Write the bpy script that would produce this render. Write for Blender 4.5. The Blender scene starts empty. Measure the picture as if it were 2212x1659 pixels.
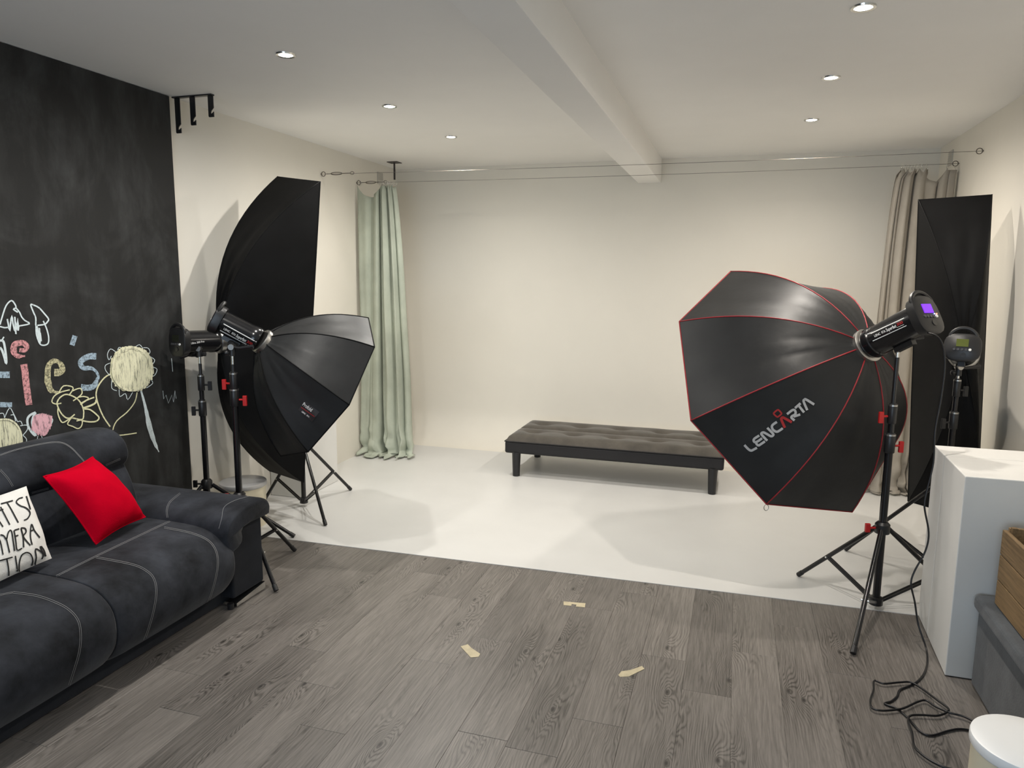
import bpy, bmesh, math, random
from math import sin, cos, pi, radians
from mathutils import Vector as V, Matrix, noise
from mathutils.bvhtree import BVHTree
S = bpy.context.scene
C = S.collection
random.seed(7)

# ------------------------------------------------------------------ camera, world, lights, exposure
W_, H_, F_ = 2212, 1659, 1550.0
CAMPOS = V((0, 0, 1.65))
_y, _p, _r = radians(17.25), radians(8.45), radians(.48)
FW = V((-sin(_y)*cos(_p), cos(_y)*cos(_p), -sin(_p)))
_rt = V((cos(_y), sin(_y), 0)); _up = _rt.cross(FW)
RT = _rt*cos(_r)+_up*sin(_r); UP = -_rt*sin(_r)+_up*cos(_r)
cd = bpy.data.cameras.new('camera'); cam = bpy.data.objects.new('camera', cd); C.objects.link(cam)
cd.sensor_fit = 'HORIZONTAL'; cd.sensor_width = 36; cd.lens = 36*F_/W_; cd.clip_start = .05
cam.matrix_world = Matrix(((RT.x, UP.x, -FW.x, 0), (RT.y, UP.y, -FW.y, 0), (RT.z, UP.z, -FW.z, 1.65), (0, 0, 0, 1)))
S.camera = cam
S.view_settings.view_transform = 'Standard'
S.view_settings.look = 'None'
S.view_settings.gamma = 1
S.view_settings.use_curve_mapping = False
S.view_settings.exposure = 0.2
wd = bpy.data.worlds.new('sky'); S.world = wd; wd.use_nodes = True
wd.node_tree.nodes['Background'].inputs[0].default_value = (.72, .85, 1, 1)
wd.node_tree.nodes['Background'].inputs[1].default_value = 1.0
SPOT_W, SPOT_L, SPOT_R = 57.0, (1, .965, .905), (1, .925, .835)
LAMPS = [(-2.13, y) for y in (5.25, 4.235, 3.15, 2.09)] + [(.41, y) for y in (5.32, 4.268, 3.24)]
CEIL = 2.7
def lamp_light(name, kind, loc, energy, color, parent=None):
    l = bpy.data.lights.new(name, kind); l.energy = energy; l.color = color
    o = bpy.data.objects.new(name, l); C.objects.link(o); o.location = loc
    return o, l
# daylight through the window behind the camera
wo, wl = lamp_light('window_daylight', 'AREA', (-.9, -2.32, 1.45), 62, (.66, .82, 1))
wl.shape = 'RECTANGLE'; wl.size = 2.3; wl.size_y = 1.3
wo.rotation_euler = (radians(115), 0, 0)     # into the room, upward tilt added to brighten the ceiling

XL, XR, YB, YR = -3.3, 1.49, 6.68, -2.2
# helpers: a viewing ray through a photo pixel, met with a plane of the room -> a fixed point in the room
def ray(x, y): return (FW + RT*((x-W_/2)/F_) - UP*((y-H_/2)/F_))
def onz(x, y, z=0): d = ray(x, y); return CAMPOS + d*((z-1.65)/d.z)
def ony(x, y, Y): d = ray(x, y); return CAMPOS + d*(Y/d.y)
def onx(x, y, X): d = ray(x, y); return CAMPOS + d*(X/d.x)

# ------------------------------------------------------------------ materials
MATS = {}
def nodes(name):
    m = bpy.data.materials.new(name); m.use_nodes = True; nt = m.node_tree
    return m, nt, nt.nodes['Principled BSDF']
def N(nt, t, **k):
    n = nt.nodes.new(t)
    for a, b in k.items():
        if a in n.inputs: n.inputs[a].default_value = b
        else: setattr(n, a, b)
    return n
def mat(name, col, rough=.6, metal=0, var=0, scale=8, bump=0, bscale=None, spec=.5, sheen=0, stretch=None, emit=None, es=1, rvar=0):
    if name in MATS: return MATS[name]
    m, nt, b = nodes(name)
    b.inputs['Base Color'].default_value = (*col, 1); b.inputs['Roughness'].default_value = rough
    b.inputs['Metallic'].default_value = metal; b.inputs['Specular IOR Level'].default_value = spec
    if sheen: b.inputs['Sheen Weight'].default_value = sheen; b.inputs['Sheen Roughness'].default_value = .4
    if emit: b.inputs['Emission Color'].default_value = (*emit, 1); b.inputs['Emission Strength'].default_value = es
    if var or bump or rvar:
        tc = N(nt, 'ShaderNodeTexCoord'); mp = N(nt, 'ShaderNodeMapping')
        nt.links.new(tc.outputs['Object'], mp.inputs[0])
        if stretch: mp.inputs['Scale'].default_value = stretch
        nz = N(nt, 'ShaderNodeTexNoise', Scale=scale, Detail=6, Roughness=.6); nt.links.new(mp.outputs[0], nz.inputs[0])
    if var:
        rp = N(nt, 'ShaderNodeValToRGB'); e = rp.color_ramp.elements
        e[0].position = .3; e[1].position = .72
        e[0].color = (*[max(0, c*(1-var)) for c in col], 1); e[1].color = (*[min(1, c*(1+var)) for c in col], 1)
        nt.links.new(nz.outputs[0], rp.inputs[0]); nt.links.new(rp.outputs[0], b.inputs['Base Color'])
    if rvar:
        mr = N(nt, 'ShaderNodeMapRange'); mr.inputs[3].default_value = rough-rvar; mr.inputs[4].default_value = rough+rvar
        nt.links.new(nz.outputs[0], mr.inputs[0]); nt.links.new(mr.outputs[0], b.inputs['Roughness'])
    if bump:
        n2 = N(nt, 'ShaderNodeTexNoise', Scale=bscale or scale*6, Detail=4); nt.links.new(mp.outputs[0], n2.inputs[0])
        bp = N(nt, 'ShaderNodeBump', Strength=bump, Distance=.004); nt.links.new(n2.outputs[0], bp.inputs['Height'])
        nt.links.new(bp.outputs[0], b.inputs['Normal'])
    MATS[name] = m
    return m
WALL = mat('wall_paint', (.80, .762, .68), .75, var=.02, scale=1.5, bump=.06, bscale=90)
CEILM = mat('ceiling_paint', (.92, .905, .875), .8, var=.015, scale=2, bump=.05, bscale=70)
COVE = mat('cove_paint', (.80, .762, .68), .7, var=.02, scale=1.5, bump=.05, bscale=90)
WFLOOR = mat('white_floor_paint', (.66, .655, .635), .38, var=.035, scale=2.2, bump=.05, bscale=60, rvar=.1)
PLINTH = mat('plinth_paint', (.74, .735, .71), .5, var=.03, scale=3, bump=.05)
BLACK = mat('black_plastic', (.012, .012, .013), .38, bump=.05, bscale=200)
BLKMET = mat('black_metal', (.01, .01, .011), .3, spec=.6)
GLOSS = mat('gloss_black', (.008, .008, .009), .2)
CHROME = mat('chrome', (.78, .78, .76), .18, metal=1)
STEEL = mat('dull_steel', (.45, .44, .42), .35, metal=1)
WIREM = mat('wire_steel', (.16, .14, .12), .45, metal=.6)
NYLON = mat('black_nylon', (.021, .0215, .022), .42, var=.2, scale=5, bump=.3, bscale=14, spec=.26)
NYLON2 = mat('black_nylon_matte', (.007, .007, .0072), .6, var=.25, scale=4, bump=.2, bscale=10, spec=.10)
DIFF = mat('diffuser_cloth', (.8, .8, .78), .8)
REDP = mat('red_piping', (.30, .012, .02), .5)
REDK = mat('red_plastic', (.50, .012, .012), .4)
WHITE = mat('white_print', (.82, .82, .80), .6)
GREYPRINT = mat('grey_print', (.50, .50, .50), .6)
REDPRINT = mat('red_print', (.42, .02, .02), .6)
SUEDE = mat('charcoal_suede', (.026, .0285, .035), .8, var=.85, scale=4.5, bump=.35, bscale=34, sheen=.10, rvar=.08, spec=.16)
SUEDE2 = mat('charcoal_suede_panel', (.020, .022, .027), .85, var=.3, scale=5, bump=.1, bscale=160, sheen=.06, spec=.16)
THREAD = mat('grey_thread', (.21, .215, .22), .8)
REDF = mat('red_cotton', (.56, .0, .016), .9, var=.08, scale=6, bump=.3, bscale=160, spec=.05)
CANVAS = mat('white_canvas', (.84, .825, .79), .9, var=.05, scale=8, bump=.3, bscale=220)
INK = mat('black_ink', (.008, .008, .008), .8)
BEDTOP = mat('brown_velour', (.080, .070, .057), .85, var=.25, scale=9, bump=.25, bscale=60, sheen=.3)
BEDBLK = mat('bed_base_fabric', (.012, .011, .012), .7, bump=.15, bscale=200)
SAGE = mat('sage_cloth', (.43, .465, .385), .88, var=.22, scale=3.0, bump=.15, bscale=90, stretch=(1, 1, .6))
TAUPE = mat('taupe_cloth', (.33, .30, .255), .88, var=.16, scale=4, bump=.15, bscale=90, stretch=(1, 1, .6))
BENCH = mat('grey_felt', (.078, .085, .093), .85, var=.22, scale=14, bump=.25, bscale=120, sheen=.15)
CREAM = mat('cream_enamel', (.70, .64, .48), .4)
LIDW = mat('white_lid', (.88, .89, .89), .35)
LIDS = mat('silver_lid', (.50, .50, .50), .35, metal=.35)
TAPE = mat('aged_tape', (.52, .45, .30), .55, var=.15, scale=30)
CORD = mat('black_rubber', (.006, .006, .007), .32)
GREYP = mat('grey_plastic', (.55, .53, .48), .6)
BRWN = mat('brown_metal', (.02, .014, .014), .4)
LENS = mat('lit_lens', (1, 1, 1), .5, emit=(1, .95, .86), es=28)
SCREEN = mat('purple_screen', (.02, .0, .05), .4, emit=(.20, .03, 1.0), es=1.3)
SCREEN2 = mat('olive_screen', (.09, .11, .005), .35)
SCREEN3 = mat('dark_screen', (.018, .02, .012), .25)
LEDB = mat('blue_led', (.1, .1, .4), .4, emit=(.2, .35, 1), es=6)
LEDR = mat('red_led', (.4, .1, .1), .4, emit=(1, .2, .1), es=4)

def wood(name, c0, c1, knots=True, axis='Y', rough=.5, grain=1.0):
    m, nt, b = nodes(name); L = nt.links.new
    tc = N(nt, 'ShaderNodeTexCoord'); oi = N(nt, 'ShaderNodeObjectInfo')
    ad = N(nt, 'ShaderNodeVectorMath', operation='ADD')
    mu = N(nt, 'ShaderNodeVectorMath', operation='SCALE'); mu.inputs['Scale'].default_value = 37.0
    cmb = N(nt, 'ShaderNodeCombineXYZ')
    for i in range(3): L(oi.outputs['Random'], cmb.inputs[i])
    L(cmb.outputs[0], mu.inputs[0]); L(tc.outputs['Object'], ad.inputs[0]); L(mu.outputs[0], ad.inputs[1])
    sc = {'Y': (1, .16, 1), 'X': (.16, 1, 1)}[axis]
    mp = N(nt, 'ShaderNodeMapping'); mp.inputs['Scale'].default_value = sc; L(ad.outputs[0], mp.inputs[0])
    # knots: stretched voronoi cells bend the grain around them
    vs = {'Y': (1, .42, 1), 'X': (.42, 1, 1)}[axis]
    mv = N(nt, 'ShaderNodeMapping'); mv.inputs['Scale'].default_value = vs; L(ad.outputs[0], mv.inputs[0])
    vo = N(nt, 'ShaderNodeTexVoronoi', Scale=3.6); vo.voronoi_dimensions = '2D'; L(mv.outputs[0], vo.inputs['Vector'])
    kr = N(nt, 'ShaderNodeMapRange'); kr.inputs[1].default_value = 0; kr.inputs[2].default_value = .34; kr.inputs[3].default_value = 1; kr.inputs[4].default_value = 0
    L(vo.outputs['Distance'], kr.inputs[0])
    pw = N(nt, 'ShaderNodeMath', operation='POWER'); pw.inputs[1].default_value = 2.2; L(kr.outputs[0], pw.inputs[0])
    nz = N(nt, 'ShaderNodeTexNoise', Scale=7, Detail=3, Distortion=.8); L(mp.outputs[0], nz.inputs[0])
    # ring coordinate = x + noise + knot bend
    sx = N(nt, 'ShaderNodeSeparateXYZ'); L(ad.outputs[0], sx.inputs[0])
    a1 = N(nt, 'ShaderNodeMath', operation='MULTIPLY_ADD'); a1.inputs[1].default_value = .19; L(nz.outputs[0], a1.inputs[0]); L(sx.outputs[0 if axis == 'Y' else 1], a1.inputs[2])
    a2 = N(nt, 'ShaderNodeMath', operation='MULTIPLY_ADD'); a2.inputs[1].default_value = .085; L(pw.outputs[0], a2.inputs[0]); L(a1.outputs[0], a2.inputs[2])
    fr = N(nt, 'ShaderNodeMath', operation='MULTIPLY'); fr.inputs[1].default_value = 520; L(a2.outputs[0], fr.inputs[0])
    sn = N(nt, 'ShaderNodeMath', operation='SINE'); L(fr.outputs[0], sn.inputs[0])
    ring = N(nt, 'ShaderNodeMapRange'); ring.inputs[1].default_value = -1; L(sn.outputs[0], ring.inputs[0])
    fs = N(nt, 'ShaderNodeMapping'); fs.inputs['Scale'].default_value = {'Y': (1, .035, 1), 'X': (.035, 1, 1)}[axis]; L(ad.outputs[0], fs.inputs[0])
    fine = N(nt, 'ShaderNodeTexNoise', Scale=150, Detail=5, Roughness=.7); L(fs.outputs[0], fine.inputs[0])
    big = N(nt, 'ShaderNodeTexNoise', Scale=3.5, Detail=3); L(mp.outputs[0], big.inputs[0])
    mx = N(nt, 'ShaderNodeMath', operation='MULTIPLY_ADD'); mx.inputs[1].default_value = .30*grain
    msk = N(nt, 'ShaderNodeMapRange'); msk.inputs[1].default_value = .52; msk.inputs[2].default_value = .12; msk.inputs[3].default_value = .22; msk.inputs[4].default_value = 1; L(vo.outputs['Distance'], msk.inputs[0])
    rs = N(nt, 'ShaderNodeMath', operation='POWER'); rs.inputs[1].default_value = 2.0; L(ring.outputs[0], rs.inputs[0])
    rm = N(nt, 'ShaderNodeMath', operation='MULTIPLY'); L(rs.outputs[0], rm.inputs[0]); L(msk.outputs[0], rm.inputs[1])
    ri = N(nt, 'ShaderNodeMath', operation='SUBTRACT'); ri.inputs[0].default_value = .45; L(rm.outputs[0], ri.inputs[1]); L(ri.outputs[0], mx.inputs[0])
    f2 = N(nt, 'ShaderNodeMath', operation='MULTIPLY'); f2.inputs[1].default_value = .95; L(fine.outputs[0], f2.inputs[0]); L(f2.outputs[0], mx.inputs[2])
    m3 = N(nt, 'ShaderNodeMath', operation='MULTIPLY_ADD'); m3.inputs[1].default_value = .50; L(big.outputs[0], m3.inputs[0]); L(mx.outputs[0], m3.inputs[2])
    rp = N(nt, 'ShaderNodeValToRGB'); e = rp.color_ramp.elements
    e[0].position = .48; e[0].color = (*c0, 1); e[1].position = 1.0; e[1].color = (*c1, 1); L(m3.outputs[0], rp.inputs[0])
    # dark heart of the knots and a per-plank tint
    kd = N(nt, 'ShaderNodeMapRange'); kd.inputs[1].default_value = .010; kd.inputs[2].default_value = .042; L(vo.outputs['Distance'], kd.inputs[0])
    mk = N(nt, 'ShaderNodeMix', data_type='RGBA'); mk.inputs[6].default_value = (*[c*.55 for c in c0], 1)
    L(rp.outputs[0], mk.inputs[7]); L(kd.outputs[0], mk.inputs[0])
    hv = N(nt, 'ShaderNodeHueSaturation'); tr = N(nt, 'ShaderNodeMapRange'); tr.inputs[3].default_value = .86; tr.inputs[4].default_value = 1.14
    L(oi.outputs['Random'], tr.inputs[0]); L(tr.outputs[0], hv.inputs['Value']); L(mk.outputs[2] if knots else rp.outputs[0], hv.inputs['Color'])
    L(hv.outputs[0], b.inputs['Base Color'])
    b.inputs['Roughness'].default_value = rough
    bp = N(nt, 'ShaderNodeBump', Strength=.12, Distance=.001); L(m3.outputs[0], bp.inputs['Height']); L(bp.outputs[0], b.inputs['Normal'])
    return m
PLANK = wood('grey_oak_laminate', (.052, .046, .040), (.215, .194, .175), rough=.40)
CRATEW = wood('rough_pine', (.075, .046, .018), (.26, .165, .075), axis='Y', rough=.75, grain=.5)

def board_mat():
    m, nt, b = nodes('chalkboard_paint'); L = nt.links.new
    tc = N(nt, 'ShaderNodeTexCoord')
    mp = N(nt, 'ShaderNodeMapping'); mp.inputs['Scale'].default_value = (1, 1.0, .8); L(tc.outputs['Object'], mp.inputs[0])
    n1 = N(nt, 'ShaderNodeTexNoise', Scale=1.5, Detail=6, Roughness=.6, Distortion=3.0); L(mp.outputs[0], n1.inputs[0])
    m2 = N(nt, 'ShaderNodeMapping'); m2.inputs['Scale'].default_value = (1, 3.2, 1.0); m2.inputs['Rotation'].default_value = (.35, 0, 0); L(tc.outputs['Object'], m2.inputs[0])
    n2 = N(nt, 'ShaderNodeTexNoise', Scale=2.2, Detail=6, Roughness=.65); L(m2.outputs[0], n2.inputs[0])
    a = N(nt, 'ShaderNodeMath', operation='MULTIPLY'); L(n1.outputs[0], a.inputs[0]); L(n2.outputs[0], a.inputs[1])
    rp = N(nt, 'ShaderNodeValToRGB'); e = rp.color_ramp.elements
    e[0].position = .20; e[0].color = (.0085, .0085, .008, 1); e[1].position = .50; e[1].color = (.048, .050, .050, 1)
    L(a.outputs[0], rp.inputs[0]); L(rp.outputs[0], b.inputs['Base Color']); b.inputs['Roughness'].default_value = .75
    return m
BOARD = board_mat()
def chalk(name, col, dens=.5, st=None):
    m, nt, b = nodes(name); L = nt.links.new
    tc = N(nt, 'ShaderNodeTexCoord'); n1 = N(nt, 'ShaderNodeTexNoise', Scale=85, Detail=4, Roughness=.75)
    mp = N(nt, 'ShaderNodeMapping'); mp.inputs['Scale'].default_value = st or (1, 1, 1); L(tc.outputs['Object'], mp.inputs[0]); L(mp.outputs[0], n1.inputs[0])
    rp = N(nt, 'ShaderNodeValToRGB'); e = rp.color_ramp.elements
    e[0].position = dens-.12; e[0].color = (*[c*.22 for c in col], 1); e[1].position = dens+.05; e[1].color = (*col, 1)
    L(n1.outputs[0], rp.inputs[0]); L(rp.outputs[0], b.inputs['Base Color']); b.inputs['Roughness'].default_value = .95
    return m
CH_Y = chalk('yellow_chalk', (.78, .76, .48), .40); CH_P = chalk('pink_chalk', (.72, .34, .35), .50); CH_PK = chalk('rose_chalk', (.88, .50, .56), .46, (1, 1.1, .3))
CH_B = chalk('blue_chalk', (.40, .52, .62), .49); CH_W = chalk('pale_chalk', (.70, .79, .81), .39); CH_YL = chalk('dense_yellow_chalk', (.86, .84, .60), .45, (1, 1.2, .16))
CH_YD = chalk('patchy_yellow_chalk', (.62, .58, .36), .52)

# ------------------------------------------------------------------ mesh helpers
def wloc(o):
    p = V((0, 0, 0))
    while o: p = p + o.location; o = o.parent
    return p
class MB:
    def __init__(s): s.v = []; s.f = []
    def add(s, vs, fs):
        k = len(s.v); s.v += [tuple(p) for p in vs]; s.f += [tuple(i+k for i in f) for f in fs]; return s
    def obox(s, c, ax, h):
        c = V(c); a, b, d = [V(x).normalized()*k for x, k in zip(ax, h)]
        vs = [c+a*i+b*j+d*k for i in (-1, 1) for j in (-1, 1) for k in (-1, 1)]
        return s.add(vs, [(0, 1, 3, 2), (4, 6, 7, 5), (0, 4, 5, 1), (2, 3, 7, 6), (0, 2, 6, 4), (1, 5, 7, 3)])
    def box(s, x0, x1, y0, y1, z0, z1):
        return s.obox(((x0+x1)/2, (y0+y1)/2, (z0+z1)/2), ((1, 0, 0), (0, 1, 0), (0, 0, 1)), ((x1-x0)/2, (y1-y0)/2, (z1-z0)/2))
    def tube(s, pts, r, n=8, closed=False, caps=True):
        pts = [V(p) for p in pts]; m = len(pts); k0 = len(s.v); vs = []; up = None
        rs = r if isinstance(r, (list, tuple)) else [r]*m
        for i, p in enumerate(pts):
            t = (pts[(i+1) % m]-pts[i-1]) if closed else (pts[min(i+1, m-1)]-pts[max(i-1, 0)])
            t.normalize()
            if up is None:
                up = V((0, 0, 1)) if abs(t.z) < .9 else V((1, 0, 0))
            a = t.cross(up)
            if a.length < 1e-6: a = t.orthogonal()
            a.normalize(); b = a.cross(t).normalized(); up = b
            vs += [p+(a*cos(2*pi*j/n)+b*sin(2*pi*j/n))*rs[i] for j in range(n)]
        fs = []
        for i in range(m if closed else m-1):
            i2 = (i+1) % m
            for j in range(n): fs.append((i*n+j, i*n+(j+1) % n, i2*n+(j+1) % n, i2*n+j))
        if caps and not closed: fs += [tuple(reversed(range(n))), tuple((m-1)*n+j for j in range(n))]
        return s.add(vs, fs)
    def lathe(s, prof, c, ax=(0, 0, 1), n=24, caps=True):
        c = V(c); ax = V(ax).normalized(); a = ax.orthogonal().normalized(); b = ax.cross(a)
        vs = []; m = len(prof)
        for (r, h) in prof: vs += [c+ax*h+(a*cos(2*pi*j/n)+b*sin(2*pi*j/n))*r for j in range(n)]
        fs = [(i*n+j, i*n+(j+1) % n, (i+1)*n+(j+1) % n, (i+1)*n+j) for i in range(m-1) for j in range(n)]
        if caps: fs += [tuple(reversed(range(n))), tuple((m-1)*n+j for j in range(n))]
        return s.add(vs, fs)
    def grid(s, fn, nu, nv, closeu=False):
        vs = [fn(i/nu, j/nv) for j in range(nv+1) for i in range(nu+1)]
        w = nu+1
        return s.add(vs, [(j*w+i, j*w+i+1, (j+1)*w+i+1, (j+1)*w+i) for j in range(nv) for i in range(nu)])
    def prism(s, poly, d):
        d = V(d); n = len(poly); p = [V(q) for q in poly]
        return s.add(p+[q+d for q in p], [tuple(reversed(range(n))), tuple(range(n, 2*n))]+[(i, (i+1) % n, n+(i+1) % n, n+i) for i in range(n)])
    def build(s, name, m, parent=None, smooth=False, bevel=0, seg=2, solid=0, sub=0, fixn=True):
        off = wloc(parent)
        me = bpy.data.meshes.new(name); me.from_pydata([V(p)-off for p in s.v], [], s.f); me.validate()
        if fixn:
            bm = bmesh.new(); bm.from_mesh(me); bmesh.ops.recalc_face_normals(bm, faces=bm.faces); bm.to_mesh(me); bm.free()
        o = bpy.data.objects.new(name, me); C.objects.link(o); me.materials.append(m)
        if parent: o.parent = parent
        if smooth:
            for p in me.polygons: p.use_smooth = True
            if smooth != 'all':
                me.set_sharp_from_angle(angle=radians(40))
        if solid:
            q = o.modifiers.new('thick', 'SOLIDIFY'); q.thickness = solid; q.offset = 0
        if bevel:
            q = o.modifiers.new('bevel', 'BEVEL'); q.width = bevel; q.segments = seg; q.limit_method = 'ANGLE'; q.angle_limit = radians(40)
        if sub:
            q = o.modifiers.new('sub', 'SUBSURF'); q.levels = sub; q.render_levels = sub
        return o
def thing(name, label, cat, loc=(0, 0, 0), group=None):
    o = bpy.data.objects.new(name, None); C.objects.link(o); o.location = loc; o.empty_display_size = .05
    return tag(o, label, cat, group)
def tag(o, label, cat, group=None):
    o['label'] = label; o['category'] = cat
    if group: o['group'] = group
    return o
def lab(o, text): o['label'] = text; return o
def struct(o): o['kind'] = 'structure'; return o
def stuff(o): o['kind'] = 'stuff'; return o
def bvh(*mbs):
    vs = []; fs = []
    for m in mbs:
        k = len(vs); vs += [V(p) for p in m.v]; fs += [tuple(i+k for i in f) for f in m.f]
    return BVHTree.FromPolygons(vs, fs)
def hit(tree, x, y, lift=.002):
    d = ray(x, y).normalized(); p, n, i, t = tree.ray_cast(CAMPOS, d)
    if p is None: return None
    if n.dot(d) > 0: n = -n
    return p + n*lift
def smoothpoly(pts, k=4):
    out = []; n = len(pts)
    for i in range(n-1):
        p0, p1, p2, p3 = pts[max(i-1, 0)], pts[i], pts[i+1], pts[min(i+2, n-1)]
        for j in range(k):
            t = j/k
            out.append(tuple(.5*((2*b)+(-a+c)*t+(2*a-5*b+4*c-d)*t*t+(-a+3*b-3*c+d)*t**3) for a, b, c, d in zip(p0, p1, p2, p3)))
    out.append(tuple(pts[-1])); return out
def ribbon(mb, pts, w, mapper, sm=0, taper=False):
    """a flat band of width w (photo pixels) along a polyline, laid on a real surface by mapper"""
    if sm: pts = smoothpoly(pts, sm)
    n = len(pts); L = []; R = []
    for i, p in enumerate(pts):
        a, b = pts[max(i-1, 0)], pts[min(i+1, n-1)]
        dx, dy = b[0]-a[0], b[1]-a[1]; l = math.hypot(dx, dy) or 1
        ww = (w[i*len(w)//n] if isinstance(w, (list, tuple)) else w)/2
        L.append(mapper(p[0]-dy/l*ww, p[1]+dx/l*ww)); R.append(mapper(p[0]+dy/l*ww, p[1]-dx/l*ww))
    for i in range(n-1):
        q = (L[i], L[i+1], R[i+1], R[i])
        if all(x is not None for x in q): mb.add(q, [(0, 1, 2, 3)])
def dots(mb, x, y, r, mapper, n=8):
    q = [mapper(x+r*cos(2*pi*i/n), y+r*sin(2*pi*i/n)) for i in range(n)]
    if all(p is not None for p in q): mb.add(q, [tuple(range(n))])
def text_on(mb, body, O, ex, ey, mapper, bold=0):
    """lettering: the flat text outline in units of its cap height, laid on a surface"""
    cu = bpy.data.curves.new('t', 'FONT'); cu.body = body; cu.size = 1; cu.fill_mode = 'FRONT'; cu.offset = bold; cu.resolution_u = 3
    ob = bpy.data.objects.new('t', cu); C.objects.link(ob)
    dg = bpy.context.evaluated_depsgraph_get(); me = bpy.data.meshes.new_from_object(ob.evaluated_get(dg))
    xs = [v.co.x for v in me.vertices]; w = max(xs)-min(xs); x0 = min(xs)
    pts = [mapper(O[0]+ex[0]*(v.co.x-x0)/w+ey[0]*v.co.y/.7, O[1]+ex[1]*(v.co.x-x0)/w+ey[1]*v.co.y/.7) for v in me.vertices]
    for f in me.polygons:
        q = [pts[i] for i in f.vertices]
        if all(p is not None for p in q): mb.add(q, [tuple(range(len(q)))])
    bpy.data.objects.remove(ob); bpy.data.curves.remove(cu); bpy.data.meshes.remove(me)
def off(pts, ox, oy, k): return [(ox+a*k, oy+b*k) for a, b in pts]

# ------------------------------------------------------------------ room shell
fl = struct(MB().box(XL-.15, XR+.15, YR-.15, YB+.2, -.12, -.006).build('floor', PLANK))
P0, PW, PL = .06, .1914, 1.165
JO = {-9: 2.36, -8: 2.11, -7: 2.67, -6: 2.933, -10: 2.593, -5: 2.257, -11: 2.038, -2: 3.017, -1: 2.79, -3: 2.464, 0: 3.175, 1: 2.335,
      2: 3.117, 3: 2.777, -12: 2.268, -13: 1.725, -4: 3.39, 4: 2.42, 5: 3.05, 6: 2.1, 7: 2.8, -14: 2.6, -15: 3.1, -16: 2.2, -17: 2.9}
plank_mesh = {}
def plank(i, y0, y1):
    L = round(y1-y0, 3); key = L
    if key not in plank_mesh:
        g = .0003; c = .0009; w = PW/2-g; l = L/2-g
        vs = [(sx*w, sy*l, -.006) for sx, sy in ((-1, -1), (1, -1), (1, 1), (-1, 1))] + [(sx*w, sy*l, -c*.7) for sx, sy in ((-1, -1), (1, -1), (1, 1), (-1, 1))] + \
             [(sx*(w-c), sy*(l-c), 0) for sx, sy in ((-1, -1), (1, -1), (1, 1), (-1, 1))]
        fs = [(8, 9, 10, 11)] + [(a+i0, (a+1) % 4+i0, (a+1) % 4+i0+4, a+i0+4) for i0 in (0, 4) for a in range(4)]
        me = bpy.data.meshes.new('plank'); me.from_pydata(vs, [], fs); me.materials.append(PLANK); plank_mesh[key] = me
    o = bpy.data.objects.new('plank', plank_mesh[key]); C.objects.link(o); o.parent = fl
    o.location = (P0+PW*(i+.5), (y0+y1)/2, random.choice((0, 0, -.0004, .0003)))
for i in range(-17, 7):
    ys = [JO[i]+k*PL for k in range(-3, 3)]
    for a, b in zip(ys[:-1], ys[1:]):
        a2, b2 = max(a, .2), min(b, 3.95)
        if b2-a2 > .05: plank(i, a2, b2)

# painted studio cove: floor, curve and back wall in one skin; the painted floor edge runs slightly askew
def cove_profile():
    R = .34; pr = [(YB-R, .003)]
    pr += [(YB-R+R*sin(a), .003+R-R*cos(a)) for a in [pi/2*i/10 for i in range(1, 11)]]
    return pr
mb = MB(); cp = cove_profile()
mb.add([(XL, 3.706, .003), (XR, 3.834, .003), (XR, cp[0][0], .003), (XL, cp[0][0], .003), (XL, 3.706, -.004), (XR, 3.834, -.004)], [(0, 1, 2, 3), (0, 4, 5, 1)])
struct(tag_o := mb.build('trim_1', WFLOOR)); lab(tag_o, 'white painted studio floor in front of the curved back wall')
mb = MB(); k = len(cp)
prof = cp + [(YB, CEIL)]
mb.grid(lambda u, v: (XL+(XR-XL)*u, prof[round(v*(len(prof)-1))][0], prof[round(v*(len(prof)-1))][1]), 8, len(prof)-1)
struct(mb.build('wall_back', COVE, smooth=True))
struct(MB().box(XL-.15, XL, YR-.15, YB+.2, -.1, CEIL).build('wall_left', WALL))
struct(MB().box(XR, XR+.15, YR-.15, YB+.2, -.1, CEIL).build('wall_right', WALL))
struct(MB().box(XL-.15, XR+.15, YR-.15, YB+.2, CEIL, CEIL+.15).build('ceiling', CEILM))
mb = MB(); wx0, wx1, wz0, wz1 = -2.1, .3, .75, 2.15
mb.box(XL, wx0, YR-.15, YR, 0, CEIL); mb.box(wx1, XR, YR-.15, YR, 0, CEIL); mb.box(wx0, wx1, YR-.15, YR, 0, wz0); mb.box(wx0, wx1, YR-.15, YR, wz1, CEIL)
struct(mb.build('wall_front', WALL))
fm = mat('window_frame_paint', (.75, .75, .73), .4)
mb = MB()
for a, b, c, d in ((wx0, wx0+.06, wz0, wz1), (wx1-.06, wx1, wz0, wz1), (wx0, wx1, wz0, wz0+.06), (wx0, wx1, wz1-.06, wz1), ((wx0+wx1)/2-.03, (wx0+wx1)/2+.03, wz0, wz1)):
    mb.box(a, b, YR-.10, YR-.04, c, d)
win = struct(mb.build('window_1', fm))
gm = bpy.data.materials.new('window_glass'); gm.use_nodes = True; nt = gm.node_tree; nt.nodes.clear()
gt = N(nt, 'ShaderNodeBsdfTransparent'); gg = N(nt, 'ShaderNodeBsdfGlossy', Roughness=.02); gx = N(nt, 'ShaderNodeMixShader'); gx.inputs[0].default_value = .06; go = N(nt, 'ShaderNodeOutputMaterial')
nt.links.new(gt.outputs[0], gx.inputs[1]); nt.links.new(gg.outputs[0], gx.inputs[2]); nt.links.new(gx.outputs[0], go.inputs[0])
for a, b in ((wx0+.06, (wx0+wx1)/2-.03), ((wx0+wx1)/2+.03, wx1-.06)):
    MB().box(a, b, YR-.072, YR-.068, wz0+.06, wz1-.06).build('pane', gm, win)
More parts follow.
